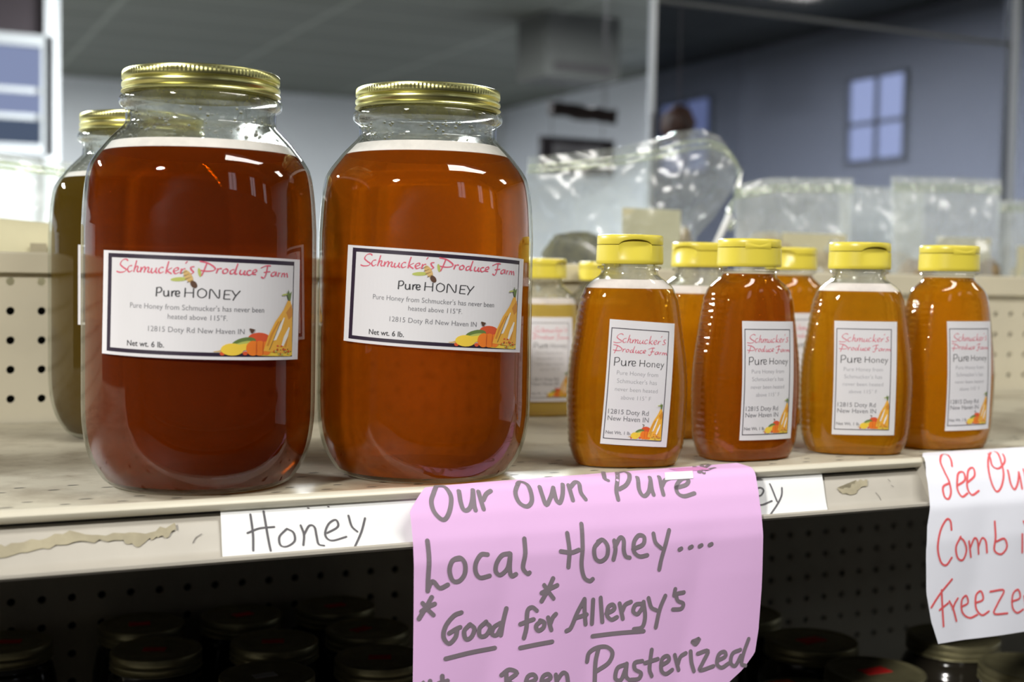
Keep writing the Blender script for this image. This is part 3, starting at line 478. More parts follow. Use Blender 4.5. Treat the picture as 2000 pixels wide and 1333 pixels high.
    if detail:
        mb = MB(); hr = cr if hinge_front else cr+math.pi; rows = []
        for k in range(5):
            row = []
            for i in range(17):
                s = -1+i/8; hh = .0012+.0016*abs(s)**1.5; a = hr+s*.42; zz = .1592+.0012*abs(s)+hh*(k-2)/2; r = R+.0004*(1-abs(k-2)/2); row.append(((r-.0002)*math.cos(a), (r-.0002)*math.sin(a), zz))
            rows.append(row)
        mb.grid(rows); mb.build('hinge', 'yellow', cap, smooth=60)
    if labelled:
        W, H = 48.5, 87.8; ct, st = math.cos(ltilt), math.sin(ltilt)
        def fn(u, v, l):
            uu = (u*ct-v*st)/1000+lshift[0]; vv = .0606+(u*st+v*ct)/1000+lshift[1]; a, b, e = ip(BAs, vv), ip(BBs, vv), ip(BN, vv)
            xx = min(.97, abs(uu)/a); return (uu, -(b*(1-xx**e)**(1/e)+l+.0001), vv)
        def fx(f): return -W/2+W*f
        def fy(f): return H/2-H*f
        lb = label_paper(fn, W/2, H/2, root, nx=48, ny=36, lift=1.6e-4)
        mb = MB(); cut_polys(frame_polys(fx(.03), fx(.905), fy(.955), fy(.065), .5, .5, .5, .5), fn, 3.2e-4, mb, 0, 2.5); mb.build('border', 'border_ink', lb, fixn=False)
        mb = MB(); k1 = [s for s in BRAND_STROKES if max(p[0] for p in s) < -3]; k2 = [s for s in BRAND_STROKES if s not in k1]
        for ks, yc, f0, f1 in ((k1, .145, .07, .86), (k2, .235, .07, .885)):
            xs = [p[0] for s in ks for p in s]; ys = [p[1] for s in ks for p in s]; sl = -.045
            kx = W*(f1-f0)/(max(xs)-min(xs)); mx = min(xs); my = (max(ys)+min(ys))/2
            T = [[(fx(f0)+(p[0]-mx)*kx, fy(yc)+(p[1]-my)*kx*1.05) for p in s] for s in ks]; ribbon(mb, T, .62, .25, math.radians(35), fn, 2.6e-4, 0, caps=False)
        mb.build('red_script', 'red_ink', lb, fixn=False)
        mb = MB(); P = PURE_STROKES; xs = [p[0] for s in P for p in s]; ys = [p[1] for s in P for p in s]; k = W*.32/(max(xs)-min(xs))
        ribbon(mb, [[(fx(.10)+(p[0]-min(xs))*k, fy(.368)+(p[1]-min(ys))*k) for p in s] for s in P], .6, .42, 0, fn, 2.5e-4, 0, caps=False)
        put_text(mb, 'Honey', fx(.665), fy(.362), W*.38, fn, 2.5e-4, 0, 1.0, -.012)
        for s, yy, ww in (('Pure Honey from', .437, .62), ('Schmucker\'s has', .502, .60), ('never been heated', .567, .64), ('above 115\u00b0 F', .632, .45)): put_text(mb, s, fx(.46), fy(yy), W*ww, fn, 2.5e-4, 1, 1.0, -.012)
        put_text(mb, '12815 Doty Rd', fx(.37), fy(.752), W*.60, fn, 2.5e-4, 2, 1.0, 0); put_text(mb, 'New Haven IN', fx(.375), fy(.806), W*.61, fn, 2.5e-4, 2, 1.0, 0)
        put_text(mb, 'Net Wt. 1 lb.', fx(.245), fy(.915), W*.37, fn, 2.5e-4, 2, 1.0, .01); mb.build('lettering', ['black_ink', 'pale_ink', 'grey_ink'], lb, fixn=False)
        put_harvest(fn, fx(.90), fy(.950), .45, lb, 3.3e-4, 2.5, .48)
    return root
R_ = math.radians
G = 'front row of small honey bottles'
b = make_bottle(.3852, -.3875, R_(-15), 'honey_gold', .1275, cap_turn=R_(-5), ltilt=R_(-3.4), lshift=(.0015, 0)); tag(b, 'yellow-capped bottle of golden honey nearest the orange honey jar, label tilted', 'bottle', G)
b = make_bottle(.4900, -.3869, R_(3), 'honey_amber', .1395, hinge_front=True, cap_turn=R_(-22), ltilt=R_(-.6), lshift=(.0005, 0)); tag(b, 'yellow-capped bottle of darker amber honey, second along the front row', 'bottle', G)
b = make_bottle(.5940, -.3890, R_(-25), 'honey_gold', .1275, cap_turn=R_(18)); tag(b, 'yellow-capped golden honey bottle turned to face the viewer, third along the front row', 'bottle', G)
b = make_bottle(.6893, -.3866, R_(1.5), 'honey_gold', .1395, hinge_front=True, cap_turn=R_(-14), lshift=(.001, 0)); tag(b, 'yellow-capped golden honey bottle at the right end of the front row', 'bottle', G)
G = 'honey bottles behind the front row'
b = make_bottle(.476, -.0739, R_(-6), 'honey_pale', .118, .915, cap_turn=R_(40)); tag(b, 'bottle of pale creamy honey with white label, behind the orange honey jar', 'bottle', G)
b = make_bottle(.5298, -.2608, R_(0), 'honey_gold', .1225, cap_turn=R_(-70), labelled=False); tag(b, 'yellow-capped golden bottle peeking out between the first and second front bottles', 'bottle', G)
b = make_bottle(.6754, -.1974, R_(2), 'honey_gold', .1395, cap_turn=R_(-60)); tag(b, 'yellow-capped golden bottle half hidden behind the second and third front bottles', 'bottle', G)
b = make_bottle(.5615, -.0330, R_(0), 'honey_amber', .118, .905, cap_turn=R_(50), labelled=False); tag(b, 'amber bottle mostly hidden behind the first front bottle, only its cap edge showing', 'bottle', G)
# ------------------------------------------------------------------ gondola: shelves, pegboards
XL, XJ, XR = -.70, .6215, 1.95
SLOTS = [(10, 971.6), (112, 966.6), (220, 973)]
def make_shelf(x0, x1, label):
    root = empty('store_shelf', ((x0+x1)/2, -.2, 1.0)); ox, oy = (x0+x1)/2, -.2
    def S(mb): 
        mb.v = [(x-ox, y-oy, z-1.0) for x, y, z in mb.v]; return mb
    mb = MB(); mb.extrude_profile([(-.004, .9990), (-.004, 1.0), (-.4298, 1.0), (-.4298, .9990)], x0, x1)
    rnd = random.Random(int(x0*100)+5)
    for row, yy in enumerate((-.4225, -.4080, -.3700, -.3555)):
        for k in range(int((x1-x0)/.0310)):
            x = x0+.012+k*.0310+(row % 2)*.0125+rnd.uniform(-.001, .001); ln = rnd.uniform(.0032, .0046)
            pts = [(x-ln, yy-.0006, 1.0001), (x-ln*.4, yy-.0011, 1.0001), (x+ln*.5, yy-.0010, 1.0001), (x+ln, yy-.0002, 1.0001), (x+ln*.3, yy+.0009, 1.0001), (x-ln*.6, yy+.0007, 1.0001)]
            mb.face([mb.vert(p) for p in pts], 1)
    S(mb).build('deck', ['deck', 'slot'], root, smooth=30)
    mb = MB(); mb.extrude_profile([(-.4300, .9990), (-.4300, 1.0001), (-.4335, 1.0004), (-.4360, .9994), (-.4372, .9972), (-.4366, .9946), (-.4345, .9930), (-.4315, .9930)], x0, x1); S(mb).build('front_lip', 'cream_clean', root, smooth=40)
    prof = [(-.4262, .9932), (-.4290, .9918), (-.4345, .986), (-.4402, .979), (-.4440, .9728), (-.4478, .9686), (-.4508, .9676), (-.4528, .9692), (-.4545, .9699), (-.4558, .9690), (-.4560, .9672), (-.4545, .9655), (-.4505, .9648), (-.4460, .9660), (-.4424, .9695), (-.4384, .9760), (-.4340, .9820), (-.4265, .9895)]
    mb = MB(); mb.extrude_profile(prof, x0, x1); ch = S(mb).build('price_channel', 'cream', root, smooth=35)
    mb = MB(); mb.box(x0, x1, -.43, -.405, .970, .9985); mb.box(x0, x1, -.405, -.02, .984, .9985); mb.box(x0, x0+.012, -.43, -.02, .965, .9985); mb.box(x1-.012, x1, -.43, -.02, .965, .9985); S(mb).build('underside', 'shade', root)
    for xe in (x0, x1-.0012):
        mb = MB(); mb.extrude_profile([(-.430, .9985), (-.4368, .9975), (-.4440, .9850), (-.4520, .9720), (-.4545, .9655), (-.430, .966)], xe, xe+.0012); S(mb).build('end_cap', 'cream', root)
    def cf(x, t, l):   # point on the channel face, t in mm down from its top
        P0, P1 = (-.4328, .9915), (-.4440, .9728); k = t/21.8; ny, nz = -.858, -.513
        return (x/1000-ox, P0[0]+(P1[0]-P0[0])*k+ny*(l+.0004)-oy, P0[1]+(P1[1]-P0[1])*k+nz*(-l-.0002)*-1*-1-1.0)
    return root, cf
sh, cf = make_shelf(XL, XJ, ''); tag(sh, 'cream metal shelf with price channel carrying the big jars and small bottles', 'shelf', 'upper shelves')
def blotch(pts, seed, k=6, amp=1.2):
    r = random.Random(seed); o = []
    for (x0, y0), (x1, y1) in zip(pts, pts[1:]+pts[:1]):
        for i in range(k): t = i/k; o.append((x0+(x1-x0)*t+r.uniform(-amp, amp)*.5, y0+(y1-y0)*t+r.uniform(-amp, amp)))
    return o
for pts, sd in (([(-48, 12), (-30, 10), (-5, 6), (18, 9), (36, 9), (53, 5), (54, 9), (46, 13), (38, 13), (31, 18), (22, 13), (0, 12), (-20, 15), (-44, 19)], 3), ([(537, 12), (546, 12), (556, 7), (567, 6), (566, 11), (557, 13), (552, 17), (540, 15)], 4)):
    mb = MB(); cut_polys([blotch(pts, sd)], cf, .0002, mb, 0, None); mb.build('tape_residue', 'residue', sh, fixn=False)
for st in ([(62.5, 17.5), (64.5, 14.5), (68, 12.5)], [(571, 17), (573, 20), (573.5, 23)], [(587, 7), (588.5, 9)], [(588, 12), (590, 13.5)]):
    mb = MB(); ribbon(mb, [st], .5, .3, 0, cf, .0002); mb.build('scuff_mark', 'scuff', sh, fixn=False)
sh2, cf2 = make_shelf(XJ+.0015, XR, ''); tag(sh2, 'neighbouring cream metal shelf starting behind the white paper sign', 'shelf', 'upper shelves')
P = .0254
def pegboard(x0, x1, z0, z1, cols, rows, label, group):
    mb = MB(); hr = .0036
    xs = [c*P for c in cols]; zs = [1.122-r*P for r in rows]
    def quad(a, b, c, d): mb.face([mb.vert(a, 0, c), mb.vert(b, 0, c), mb.vert(b, 0, d), mb.vert(a, 0, d)])
    cx0, cx1, cz0, cz1 = xs[0]-P/2, xs[-1]+P/2, zs[-1]-P/2, zs[0]+P/2
    quad(x0, x1, z0, cz0); quad(x0, x1, cz1, z1); quad(x0, cx0, cz0, cz1); quad(cx1, x1, cz0, cz1)
    for x in xs:
        for z in zs:
            ring = [(x+hr*math.cos(math.pi*k/6), z+hr*math.sin(math.pi*k/6)) for k in range(12)]; h = P/2
            sq = [(h, 0), (h, h*.577), (h*.577, h), (0, h), (-h*.577, h), (-h, h*.577), (-h, 0), (-h, -h*.577), (-h*.577, -h), (0, -h), (h*.577, -h), (h, -h*.577)]
            a = [mb.vert(px, 0, pz) for px, pz in ring]; b = [mb.vert(x+p, 0, z+q) for p, q in sq]; c = [mb.vert(px, .004, pz) for px, pz in ring]
            for k in range(12): mb.face((a[k], a[(k+1) % 12], b[(k+1) % 12], b[k])); mb.face((c[k], c[(k+1) % 12], a[(k+1) % 12], a[k]))
            for k in (1, 4, 7, 10): mb.face((b[k], b[k+1], mb.vert(x+(h if k in (1, 10) else -h), 0, z+(h if k < 6 else -h))))
    o = mb.build('pegboard_panel', 'peg', None); tag(o, label, 'pegboard', group); return o
pegboard(XL, XJ, .999, 1.1285, range(-26, 24), range(0, 5), 'cream pegboard behind the big honey jars', 'pegboard panels')
pegboard(XJ+.001, XR, .999, 1.119, range(26, 75), range(1, 5), 'cream pegboard behind the right end of the bottle row', 'pegboard panels')
pegboard(XL, XJ, .66, .985, range(-26, 24), range(7, 17), 'shadowed pegboard under the shelf, behind the left canning jars', 'pegboard panels')
pegboard(XJ+.001, XR, .66, .985, range(26, 75), range(7, 17), 'shadowed pegboard under the shelf, between the two paper signs', 'pegboard panels')
for x0, x1, z0, z1, lb in ((XL, XJ, 1.1290, 1.1475, 'cream top rail over the pegboard behind the big jars'), (XJ+.001, XR, 1.1195, 1.1440, 'cream top rail over the pegboard behind the small bottles')):
    mb = MB(); mb.extrude_profile([(-.004, z0), (-.006, z0+.001), (-.006, z1-.002), (-.004, z1), (.034, z1), (.034, z0)], x0, x1); tag(mb.build('top_rail', 'rail', None, smooth=30), lb, 'rail', 'top rails')
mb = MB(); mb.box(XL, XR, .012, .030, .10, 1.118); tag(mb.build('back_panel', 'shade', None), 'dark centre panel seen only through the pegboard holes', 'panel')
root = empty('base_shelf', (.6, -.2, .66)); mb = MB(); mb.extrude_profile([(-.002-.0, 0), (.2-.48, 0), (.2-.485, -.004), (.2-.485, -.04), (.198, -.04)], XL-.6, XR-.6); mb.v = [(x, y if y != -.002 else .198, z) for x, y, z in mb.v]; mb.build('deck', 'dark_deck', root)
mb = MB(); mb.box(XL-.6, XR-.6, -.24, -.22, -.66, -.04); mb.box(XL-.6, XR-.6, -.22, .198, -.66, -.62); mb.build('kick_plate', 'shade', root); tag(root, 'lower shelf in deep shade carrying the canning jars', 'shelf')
root = empty('rear_shelf', (.6, .25, 1.10)); mb = MB(); mb.box(XL-.6, XR-.6+.3, -.21, .25, -.02, 0); mb.build('deck', 'cream', root); mb = MB(); mb.box(XL-.6, XR-.6+.3, -.2, .24, -1.10, -.98); mb.box(XL-.6, XR-.6, -.19, -.15, -.98, -.02); mb.build('support', 'shade', root); tag(root, 'shelf on the far side of the pegboard carrying the plastic bags', 'shelf')
# ------------------------------------------------------------------ paper signs and cards
def prof_fn(prof, wave=0.0, seed=0):
    seg = []; s = 0
    for (y0, z0), (y1, z1) in zip(prof, prof[1:]): l = math.hypot(y1-y0, z1-z0); seg.append((s, l, y0, z0, (y1-y0)/l, (z1-z0)/l)); s += l
    def at(t):
        for a in seg:
            if t <= a[0]+a[1]: break
        k = t-a[0]; return a[2]+a[4]*k, a[3]+a[5]*k, a[4], a[5]
    def fn(x, t, l):   # x, t in mm
        t /= 1000; e = .0016; y, z, dy, dz = at(t); y1, z1, dy1, dz1 = at(t-e); y2, z2, dy2, dz2 = at(t+e)
        y, z = (y+y1+y2)/3, (z+z1+z2)/3; dy, dz = dy1+dy2+dy, dz1+dz2+dz; n = math.hypot(dy, dz); ny, nz = dz/n, -dy/n
        wv = wave*math.sin(x*.043+seed+t*9)*max(0, min(1, (t-.06)/.05))
        return (x/1000, y+ny*l-abs(wv), z+nz*l)
    return fn
PINK = [(-.405, 1.0012), (-.4385, 1.0012), (-.444, .9985), (-.452, .985), (-.4575, .970), (-.4598, .957), (-.4598, .93), (-.458, .70)]
WHITE = [(-.395, 1.0012), (-.4385, 1.0012), (-.443, .998), (-.4512, .985), (-.4592, .966), (-.4610, .94), (-.4610, .72)]
CARD = [(-.4345, .9905), (-.4385, .985), (-.4425, .9785), (-.447, .972), (-.4503, .9685), (-.452, .966)]
pf = prof_fn(PINK, .0012, .6); wf = prof_fn(WHITE, .0016, 2.0); kf = prof_fn(CARD)
def smooth_at(tab, t):
    for (a, x0), (b, x1) in zip(tab, tab[1:]):
        if a <= t <= b: return x0+(x1-x0)*(t-a)/(b-a)
    return tab[0][1] if t < tab[0][0] else tab[-1][1]
def sheet(fn, ts, Lt, Rt, nx, name, mat_, th=.00012):
    rows = []
    for t in ts:
        a, b = smooth_at(Lt, t), smooth_at(Rt, t); rows.append([(a+(b-a)*i/nx, t) for i in range(nx+1)])
    mb = MB(); f = [[fn(x, t, th) for x, t in r] for r in rows]; k = [[fn(x, t, -th) for x, t in r] for r in rows]; mb.grid(f); mb.grid(k)
    ring = lambda g: g[0]+[r[-1] for r in g[1:-1]]+g[-1][::-1]+[r[0] for r in g[1:-1]][::-1]
    mb.grid([ring(k), ring(f)], 0, True); return mb.build(name, mat_, None, smooth=60)
def steps(a, b, n): return [a+(b-a)*i/n for i in range(n+1)]
PL = [(12, 232), (34.9, 208.2), (43.8, 200.3), (51.8, 194.0), (61.6, 193.9), (83, 193.5), (158, 193.7), (215, 194.5)]
# the upper edge runs from over the deck at the right to the lip at the left
PR = [(12.5, 462), (30.3, 459.7), (42.4, 458.3), (57.7, 456), (72, 455.1), (122, 454.8), (151.7, 453.4), (167.9, 451), (178.8, 440.6), (186.5, 428.8), (195.3, 420.6), (215, 405)]
def pinkmap(x, t, l): return pf(x, t, l)
rows = []; nx = 60; mb = MB()
def toprow(x): return 34.9+(12.5-34.9)*max(0, min(1, (x-208)/(462-208)))
ff = []; kk = []
for q in range(81):
    f_, k_ = [], []
    for i in range(nx+1):
        a = i/nx
        x = 208.2+(462-208.2)*a; t0 = toprow(x); t = t0+(212-t0)*q/80
        xl, xr = smooth_at(PL[1:], max(t, 34.9)), smooth_at(PR, t); x = xl+(xr-xl)*a if q else x
        f_.append(pf(x, t, .00012)); k_.append(pf(x, t, -.00012))
    ff.append(f_); kk.append(k_)
mb.grid(ff); mb.grid(kk); ring = lambda g: g[0]+[r[-1] for r in g[1:-1]]+g[-1][::-1]+[r[0] for r in g[1:-1]][::-1]
mb.grid([ring(kk), ring(ff)], 0, True)
ps = mb.build('paper_sign', 'pink', None, smooth=60); tag(ps, 'pink paper sign about local honey hand-lettered in grey marker', 'sign')
mb = MB(); ribbon(mb, PINK_STROKES, 3.1, 2.7, .6, pf, .00035, 0); mb.build('lettering', 'marker', ps, fixn=False)
mb = MB(); mb.grid([[pf(x-(t-34)*.45, t, .0006) for x in steps(386, 409, 6)] for t in (34.2, 36.5, 39, 41.6)]); mb.build('tape_glint', 'card', ps, smooth=60, fixn=False)  # white strip paints the lamp's reflection on the clear tape
mb = MB(); mb.grid([[pf(x, t, .0005) for x in steps(397, 424, 6)] for t in (22, 26, 30, 34)]); mb.build('bright_tape', 'hot_pink', ps, smooth=60, fixn=False)
WL = [(0, 648), (21.3, 640.5), (40, 622), (59.8, 613.8), (79.3, 609.8), (98.3, 605.1), (117.5, 603.6), (148.7, 605), (170.7, 610.5), (188.4, 618.4)]
ws = sheet(wf, steps(24, 188.6, 60), WL, [(0, 845), (200, 845)], 40, 'paper_sign', 'white'); tag(ws, 'white paper sign about comb honey lettered in red marker', 'sign')
mb = MB(); ribbon(mb, WHITE_STROKES, 1.85, 1.5, .5, wf, .0004, 0); mb.build('lettering', 'red_marker', ws, fixn=False)
for st, x0, x1, dx, lb in ((CARD_STROKES, 79.5, 206, 1.6, 'white card reading Honey in the price channel under the big jars'), (CARD2_STROKES, 420, 523.5, -4, 'white card in the price channel, mostly hidden by the pink sign')):
    cs = sheet(kf, steps(-4.1, 27.6, 20), [(-4, x0+1.2 if dx > 0 else x0), (28, x0-1.6 if dx > 0 else x0)], [(-4, x1+3.8 if dx < 0 else x1), (28, x1-4.2 if dx < 0 else x1)], 10, 'price_card', 'card'); tag(cs, lb, 'card', 'price channel cards')
    mb = MB(); ribbon(mb, st, 1.35, 1.1, .4, kf, .0004, 0); 
    if dx > 0: ribbon(mb, [[(133.5, -.8), (134.3, -.6)], [(146.3, -.8), (147, -.7)]], .9, .8, 0, kf, .0004)
    mb.build('lettering', 'pencil', cs, fixn=False)
# ------------------------------------------------------------------ canning jars on the lower shelf
def make_can(h, lr):
    root = empty('canning_jar', (0, 0, .66)); br = lr*1.12
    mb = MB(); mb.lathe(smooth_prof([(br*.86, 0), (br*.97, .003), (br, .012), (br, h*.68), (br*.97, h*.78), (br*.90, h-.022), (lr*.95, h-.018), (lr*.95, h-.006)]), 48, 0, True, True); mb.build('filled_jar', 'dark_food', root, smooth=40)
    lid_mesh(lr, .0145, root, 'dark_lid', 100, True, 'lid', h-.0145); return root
TAG = {}
def make_tag(parent, h, mat_, dx, dy, rz, w_=.011, d_=.007):
    mb = MB(); c, s = math.cos(rz), math.sin(rz)
    q = [(dx+a*c-b*s, dy+a*s+b*c) for a, b in ((-w_, -d_), (w_, -d_), (w_, d_), (-w_, d_))]
    lo = [mb.vert(x, y, h-.0011) for x, y in q]; hi = [mb.vert(x, y, h-.0004) for x, y in q]; mb.face(hi)
    for k in range(4): mb.face((lo[k], lo[(k+1) % 4], hi[(k+1) % 4], hi[k]))
    mb.build('sticker', mat_, parent)
small = None; big = None
LJ = [('s', .101, -.125, 'red_tag', 'dark canning jar, front one of the pair at the left under the shelf'), ('s', .104, -.042, 'red_tag', 'dark canning jar at the pegboard, behind the front left one'),
      ('s', .192, -.044, 'red_tag', 'dark canning jar at the pegboard under the first price card'), ('s', .196, -.138, 'red_tag', 'dark canning jar with red sticker in the middle of the shaded left group'),
      ('s', .280, -.044, 'red_tag', 'dark canning jar at the pegboard just left of the pink sign'), ('s', .281, -.130, 'red_tag', 'dark canning jar with red sticker left of the pink sign, middle of its file'), ('s', .262, -.215, 'red_tag', 'dark canning jar with red sticker beside the left edge of the pink sign, frontmost'),
      ('s', -.009, -.058, 'red_tag', 'dark canning jar cut off by the left edge of the picture'), ('s', .166, -.226, 'card', 'dark canning jar with a pale sticker, front of the shaded left group'),
      ('b', .687, -.112, 'red_tag', 'dim gold-lidded canning jar at the pegboard right of the pink sign'), ('b', .693, -.222, 'red_tag', 'dim canning jar with slanted red sticker, middle one right of the pink sign'), ('b', .683, -.322, 'red_tag', 'gold-lidded canning jar with red sticker, front one between the two signs'),
      ('b', .585, -.350, 'orange_tag', 'canning jar with bright orange sticker at the lower edge of the picture'), ('b', .822, -.365, None, 'gold-lidded canning jar under the lower edge of the white sign'), ('b', .832, -.262, 'card', 'canning jar with a white sticker just under the white sign')]
TP = {.0: (0, 0, 0)}
for i, (k, x, y, tg, lb) in enumerate(LJ):
    h, lr = (.165, .037) if k == 's' else (.135, .044)
    src = small if k == 's' else big
    if src is None:
        src = make_can(h, lr); r = src
        if k == 's': small = src
        else: big = src
    else:
        r = src.copy(); COL.objects.link(r)
        for ch in src.children:
            if ch.name.startswith('sticker'): continue
            c = ch.copy(); COL.objects.link(c); c.parent = r
    r.location = (x, y, .66)
    if tg: make_tag(r, h, tg, (-.002 if tg != 'red_tag' else random.uniform(-.008, .004)), (.0 if tg != 'orange_tag' else .030), random.uniform(-.5, .6) if tg == 'red_tag' else .1, *(((.013, .008),) if k == 'b' else ((.009, .005),))[0])
    tag(r, lb, 'jar', 'canning jars on the lower shelf')
# ------------------------------------------------------------------ plastic bags behind the pegboard
def bag(name, y, base, left, right, top, depth, filmm, seed, label, nu=44, nv=40, lean=0.0, group='bags of dried goods behind the pegboard', zipm=True):
    """left/right: x as a function table of v (0..1), top: z as a function table of u (0..1)"""
    root = empty(name, (smooth_at(left, .3)*.5+smooth_at(right, .3)*.5, y, base)); ox = root.location.x; rnd = Vector((seed*3.1, seed*1.7, seed))
    def pos(u, v, side):
        z = (smooth_at(top, u)-base)*v; x = smooth_at(left, v)+(smooth_at(right, v)-smooth_at(left, v))*u
        ed = max(0, 1-abs(2*u-1)**3)**.6; bel = max(0, (1-v))**.75*min(1, v*9+.25)
        t = depth*ed*bel+.0015
        p = Vector((x*16, z*16, side*3))+rnd; wr = noise.noise(p*.8)*.010+noise.noise(p*1.7)*.006+noise.noise(p*3.4)*.0025+(.5-abs(noise.noise(p*1.9+Vector((3, 9, 4)))))**2*.012+abs(noise.noise(p*.9+Vector((7, 3, 1))))*.010
        return (x-ox, side*t+wr*min(1, ed*1.5)*(.35+.65*(v if v < .85 else 1))+lean*v, z)
    mb = MB(); F = [[pos(i/nu, j/nv, -1) for i in range(nu+1)] for j in range(nv+1)]; B = [[pos(i/nu, j/nv, 1) for i in range(nu+1)] for j in range(nv+1)]
    mb.grid(F); mb.grid(B)
    ring = lambda g: g[0]+[r[-1] for r in g[1:-1]]+g[-1][::-1]+[r[0] for r in g[1:-1]][::-1]
    mb.grid([ring(B), ring(F)], 0, True); mb.build('film', filmm, root, smooth=25)
    if zipm:
        mb = MB()
        for v in (.90, .935): mb.tube([Vector(pos(i/30, v, -1))+Vector((0, -.0015, 0)) for i in range(31)], .0016, 6)
        mb.build('zip_strip', 'zip', root, smooth=60)
    tag(root, label, 'bag', group); return root, pos, ox
def bag_label(root, ox, y0, x0, x1, z0, z1, yl, tilt=0.0):
    mb = MB(); rz = root.location.z; ry = root.location.y
    mb.box(x0-ox, x1-ox, yl-ry, yl-ry+.0006, z0-rz, z1-rz); return mb.build('label', 'cream_paper', root)
def lump(root, ox, x0, x1, z0, z1, dy, mat_, seed, name='contents'):
    bm = bmesh.new(); bmesh.ops.create_icosphere(bm, subdivisions=4, radius=1); rz = root.location.z
    for v in bm.verts:
        p = v.co.copy(); k = 1+.16*noise.noise(p*2.2+Vector((seed, 0, 0)))+.05*noise.noise(p*7+Vector((0, seed, 0)))
        c = Vector((math.copysign(abs(p.x)**.7, p.x), p.y, math.copysign(abs(p.z)**.7, p.z)))*k
        v.co = ((x0+x1)/2-ox+c.x*(x1-x0)/2, c.y*dy, (z0+z1)/2-rz+c.z*(z1-z0)/2)
    me = bpy.data.meshes.new(name); bm.to_mesh(me); bm.free(); me.materials.append(M[mat_]); me.shade_smooth(); o = bpy.data.objects.new(name, me); COL.objects.link(o); o.parent = root; return o
# big zip bag
rb, ps_, ox = bag('plastic_bag', .17, 1.1015, [(0, .595), (.35, .585), (.8, .575), (1, .578)], [(0, .800), (.30, .806), (.45, .812), (.58, .838), (.75, .862), (.9, .872), (1, .860)], [(0, 1.272), (.2, 1.280), (.42, 1.290), (.62, 1.303), (.74, 1.315), (.86, 1.321), (.95, 1.312), (1, 1.292)], .040, 'film', 1, 'largest clear zip bag, floppy top sagging to the right, behind the small bottles', 60, 56)
bag_label(rb, ox, 0, .695, .777, 1.140, 1.217, .152); lump(rb, ox, .601, .690, 1.1025, 1.186, .018, 'herb', 1); lump(rb, ox, .770, .800, 1.1025, 1.200, .022, 'grains', 2)
mb = MB(); oz = rb.location; mb.tube([Vector((.852, .138, 1.268))-oz, Vector((.846, .132, 1.246))-oz, Vector((.832, .128, 1.222))-oz, Vector((.826, .126, 1.202))-oz, Vector((.831, .126, 1.196))-oz, Vector((.837, .128, 1.205))-oz], .0036, 8); mb.build('folded_edge', 'zip', rb, smooth=60)
mb = MB(); a, b_ = Vector((.826, .120, 1.212))-oz, Vector((.792, .118, 1.150))-oz
mb.tube([a, (a+b_)/2, b_], .0040, 8); mb.build('tie_strip', 'card', rb, smooth=60)
rb, ps_, ox = bag('plastic_bag', .21, 1.1015, [(0, .905), (1, .895)], [(0, 1.085), (1, 1.088)], [(0, 1.256), (.3, 1.268), (1, 1.274)], .036, 'film2', 5, 'clear plastic bag with cream label between the second and third front bottles')
bag_label(rb, ox, 0, .960, 1.066, 1.112, 1.196, .192); lump(rb, ox, .915, .985, 1.1025, 1.196, .024, 'bread', 3); lump(rb, ox, .99, 1.078, 1.1025, 1.185, .024, 'bread', 5)
rb, ps_, ox = bag('plastic_bag', .30, 1.1015, [(0, 1.150), (1, 1.142)], [(0, 1.30), (1, 1.30)], [(0, 1.272), (1, 1.274)], .032, 'film2', 8, 'clear plastic bag mostly hidden behind the bag with the tall square top', zipm=False)
lump(rb, ox, 1.155, 1.29, 1.1025, 1.18, .022, 'grains', 7)
rb, ps_, ox = bag('plastic_bag', .205, 1.1015, [(0, 1.165), (1, 1.152)], [(0, 1.350), (1, 1.354)], [(0, 1.279), (.5, 1.282), (1, 1.284)], .036, 'film2', 11, 'clear plastic bag with tall square top behind the last front bottle')
bag_label(rb, ox, 0, 1.222, 1.322, 1.110, 1.198, .188); lump(rb, ox, 1.175, 1.225, 1.1025, 1.165, .022, 'grains', 9); lump(rb, ox, 1.29, 1.346, 1.1025, 1.175, .024, 'grains', 10)
rb, ps_, ox = bag('plastic_bag', .23, 1.1015, [(0, 1.392), (1, 1.376)], [(0, 1.57), (1, 1.575)], [(0, 1.258), (1, 1.262)], .036, 'film2', 14, 'clear plastic bag cut off by the right edge of the picture')
bag_label(rb, ox, 0, 1.40, 1.51, 1.105, 1.190, .212); lump(rb, ox, 1.41, 1.55, 1.1025, 1.17, .024, 'bread', 12)
rb, ps_, ox = bag('plastic_bag', .23, 1.1015, [(0, -.10), (1, -.09)], [(0, .10), (1, .092)], [(0, 1.236), (.5, 1.250), (1, 1.242)], .040, 'film2', 17, 'clear plastic bag behind the left pegboard, beside the tan honey jar')
lump(rb, ox, -.09, .09, 1.1025, 1.16, .028, 'bread', 15)
root = empty('paper_packet', (-.03, .085, 1.1002)); mb = MB(); rows = []
for k, (z, w0, w1, d) in enumerate(((0, -.10, .072, .022), (.04, -.102, .073, .022), (.066, -.10, .071, .016), (.078, -.098, .070, .004), (.0795, -.098, .070, .002))):
    rows.append([(w0, -d, z), (-.05, -d*1.15, z+.003*(k > 2)), (.0, -d*1.1, z+.001*(k > 2)), (w1, -d, z-.004*(k > 2)), (w1, d, z-.004*(k > 2)), (.0, d*1.1, z+.001*(k > 2)), (-.05, d*1.15, z+.003*(k > 2)), (w0, d, z)])
g = mb.grid(rows, 0, True); mb.cap(g[0], 0, True); mb.cap(g[-1]); mb.build('wrapper', 'cream_paper', root, smooth=40)
mb = MB(); mb.box(.052, .066, -.0245, -.0228, .044, .056); mb.build('sticker', 'residue', root); tag(root, 'cream paper packet lying behind the pegboard rail left of the tan honey jar', 'packet')
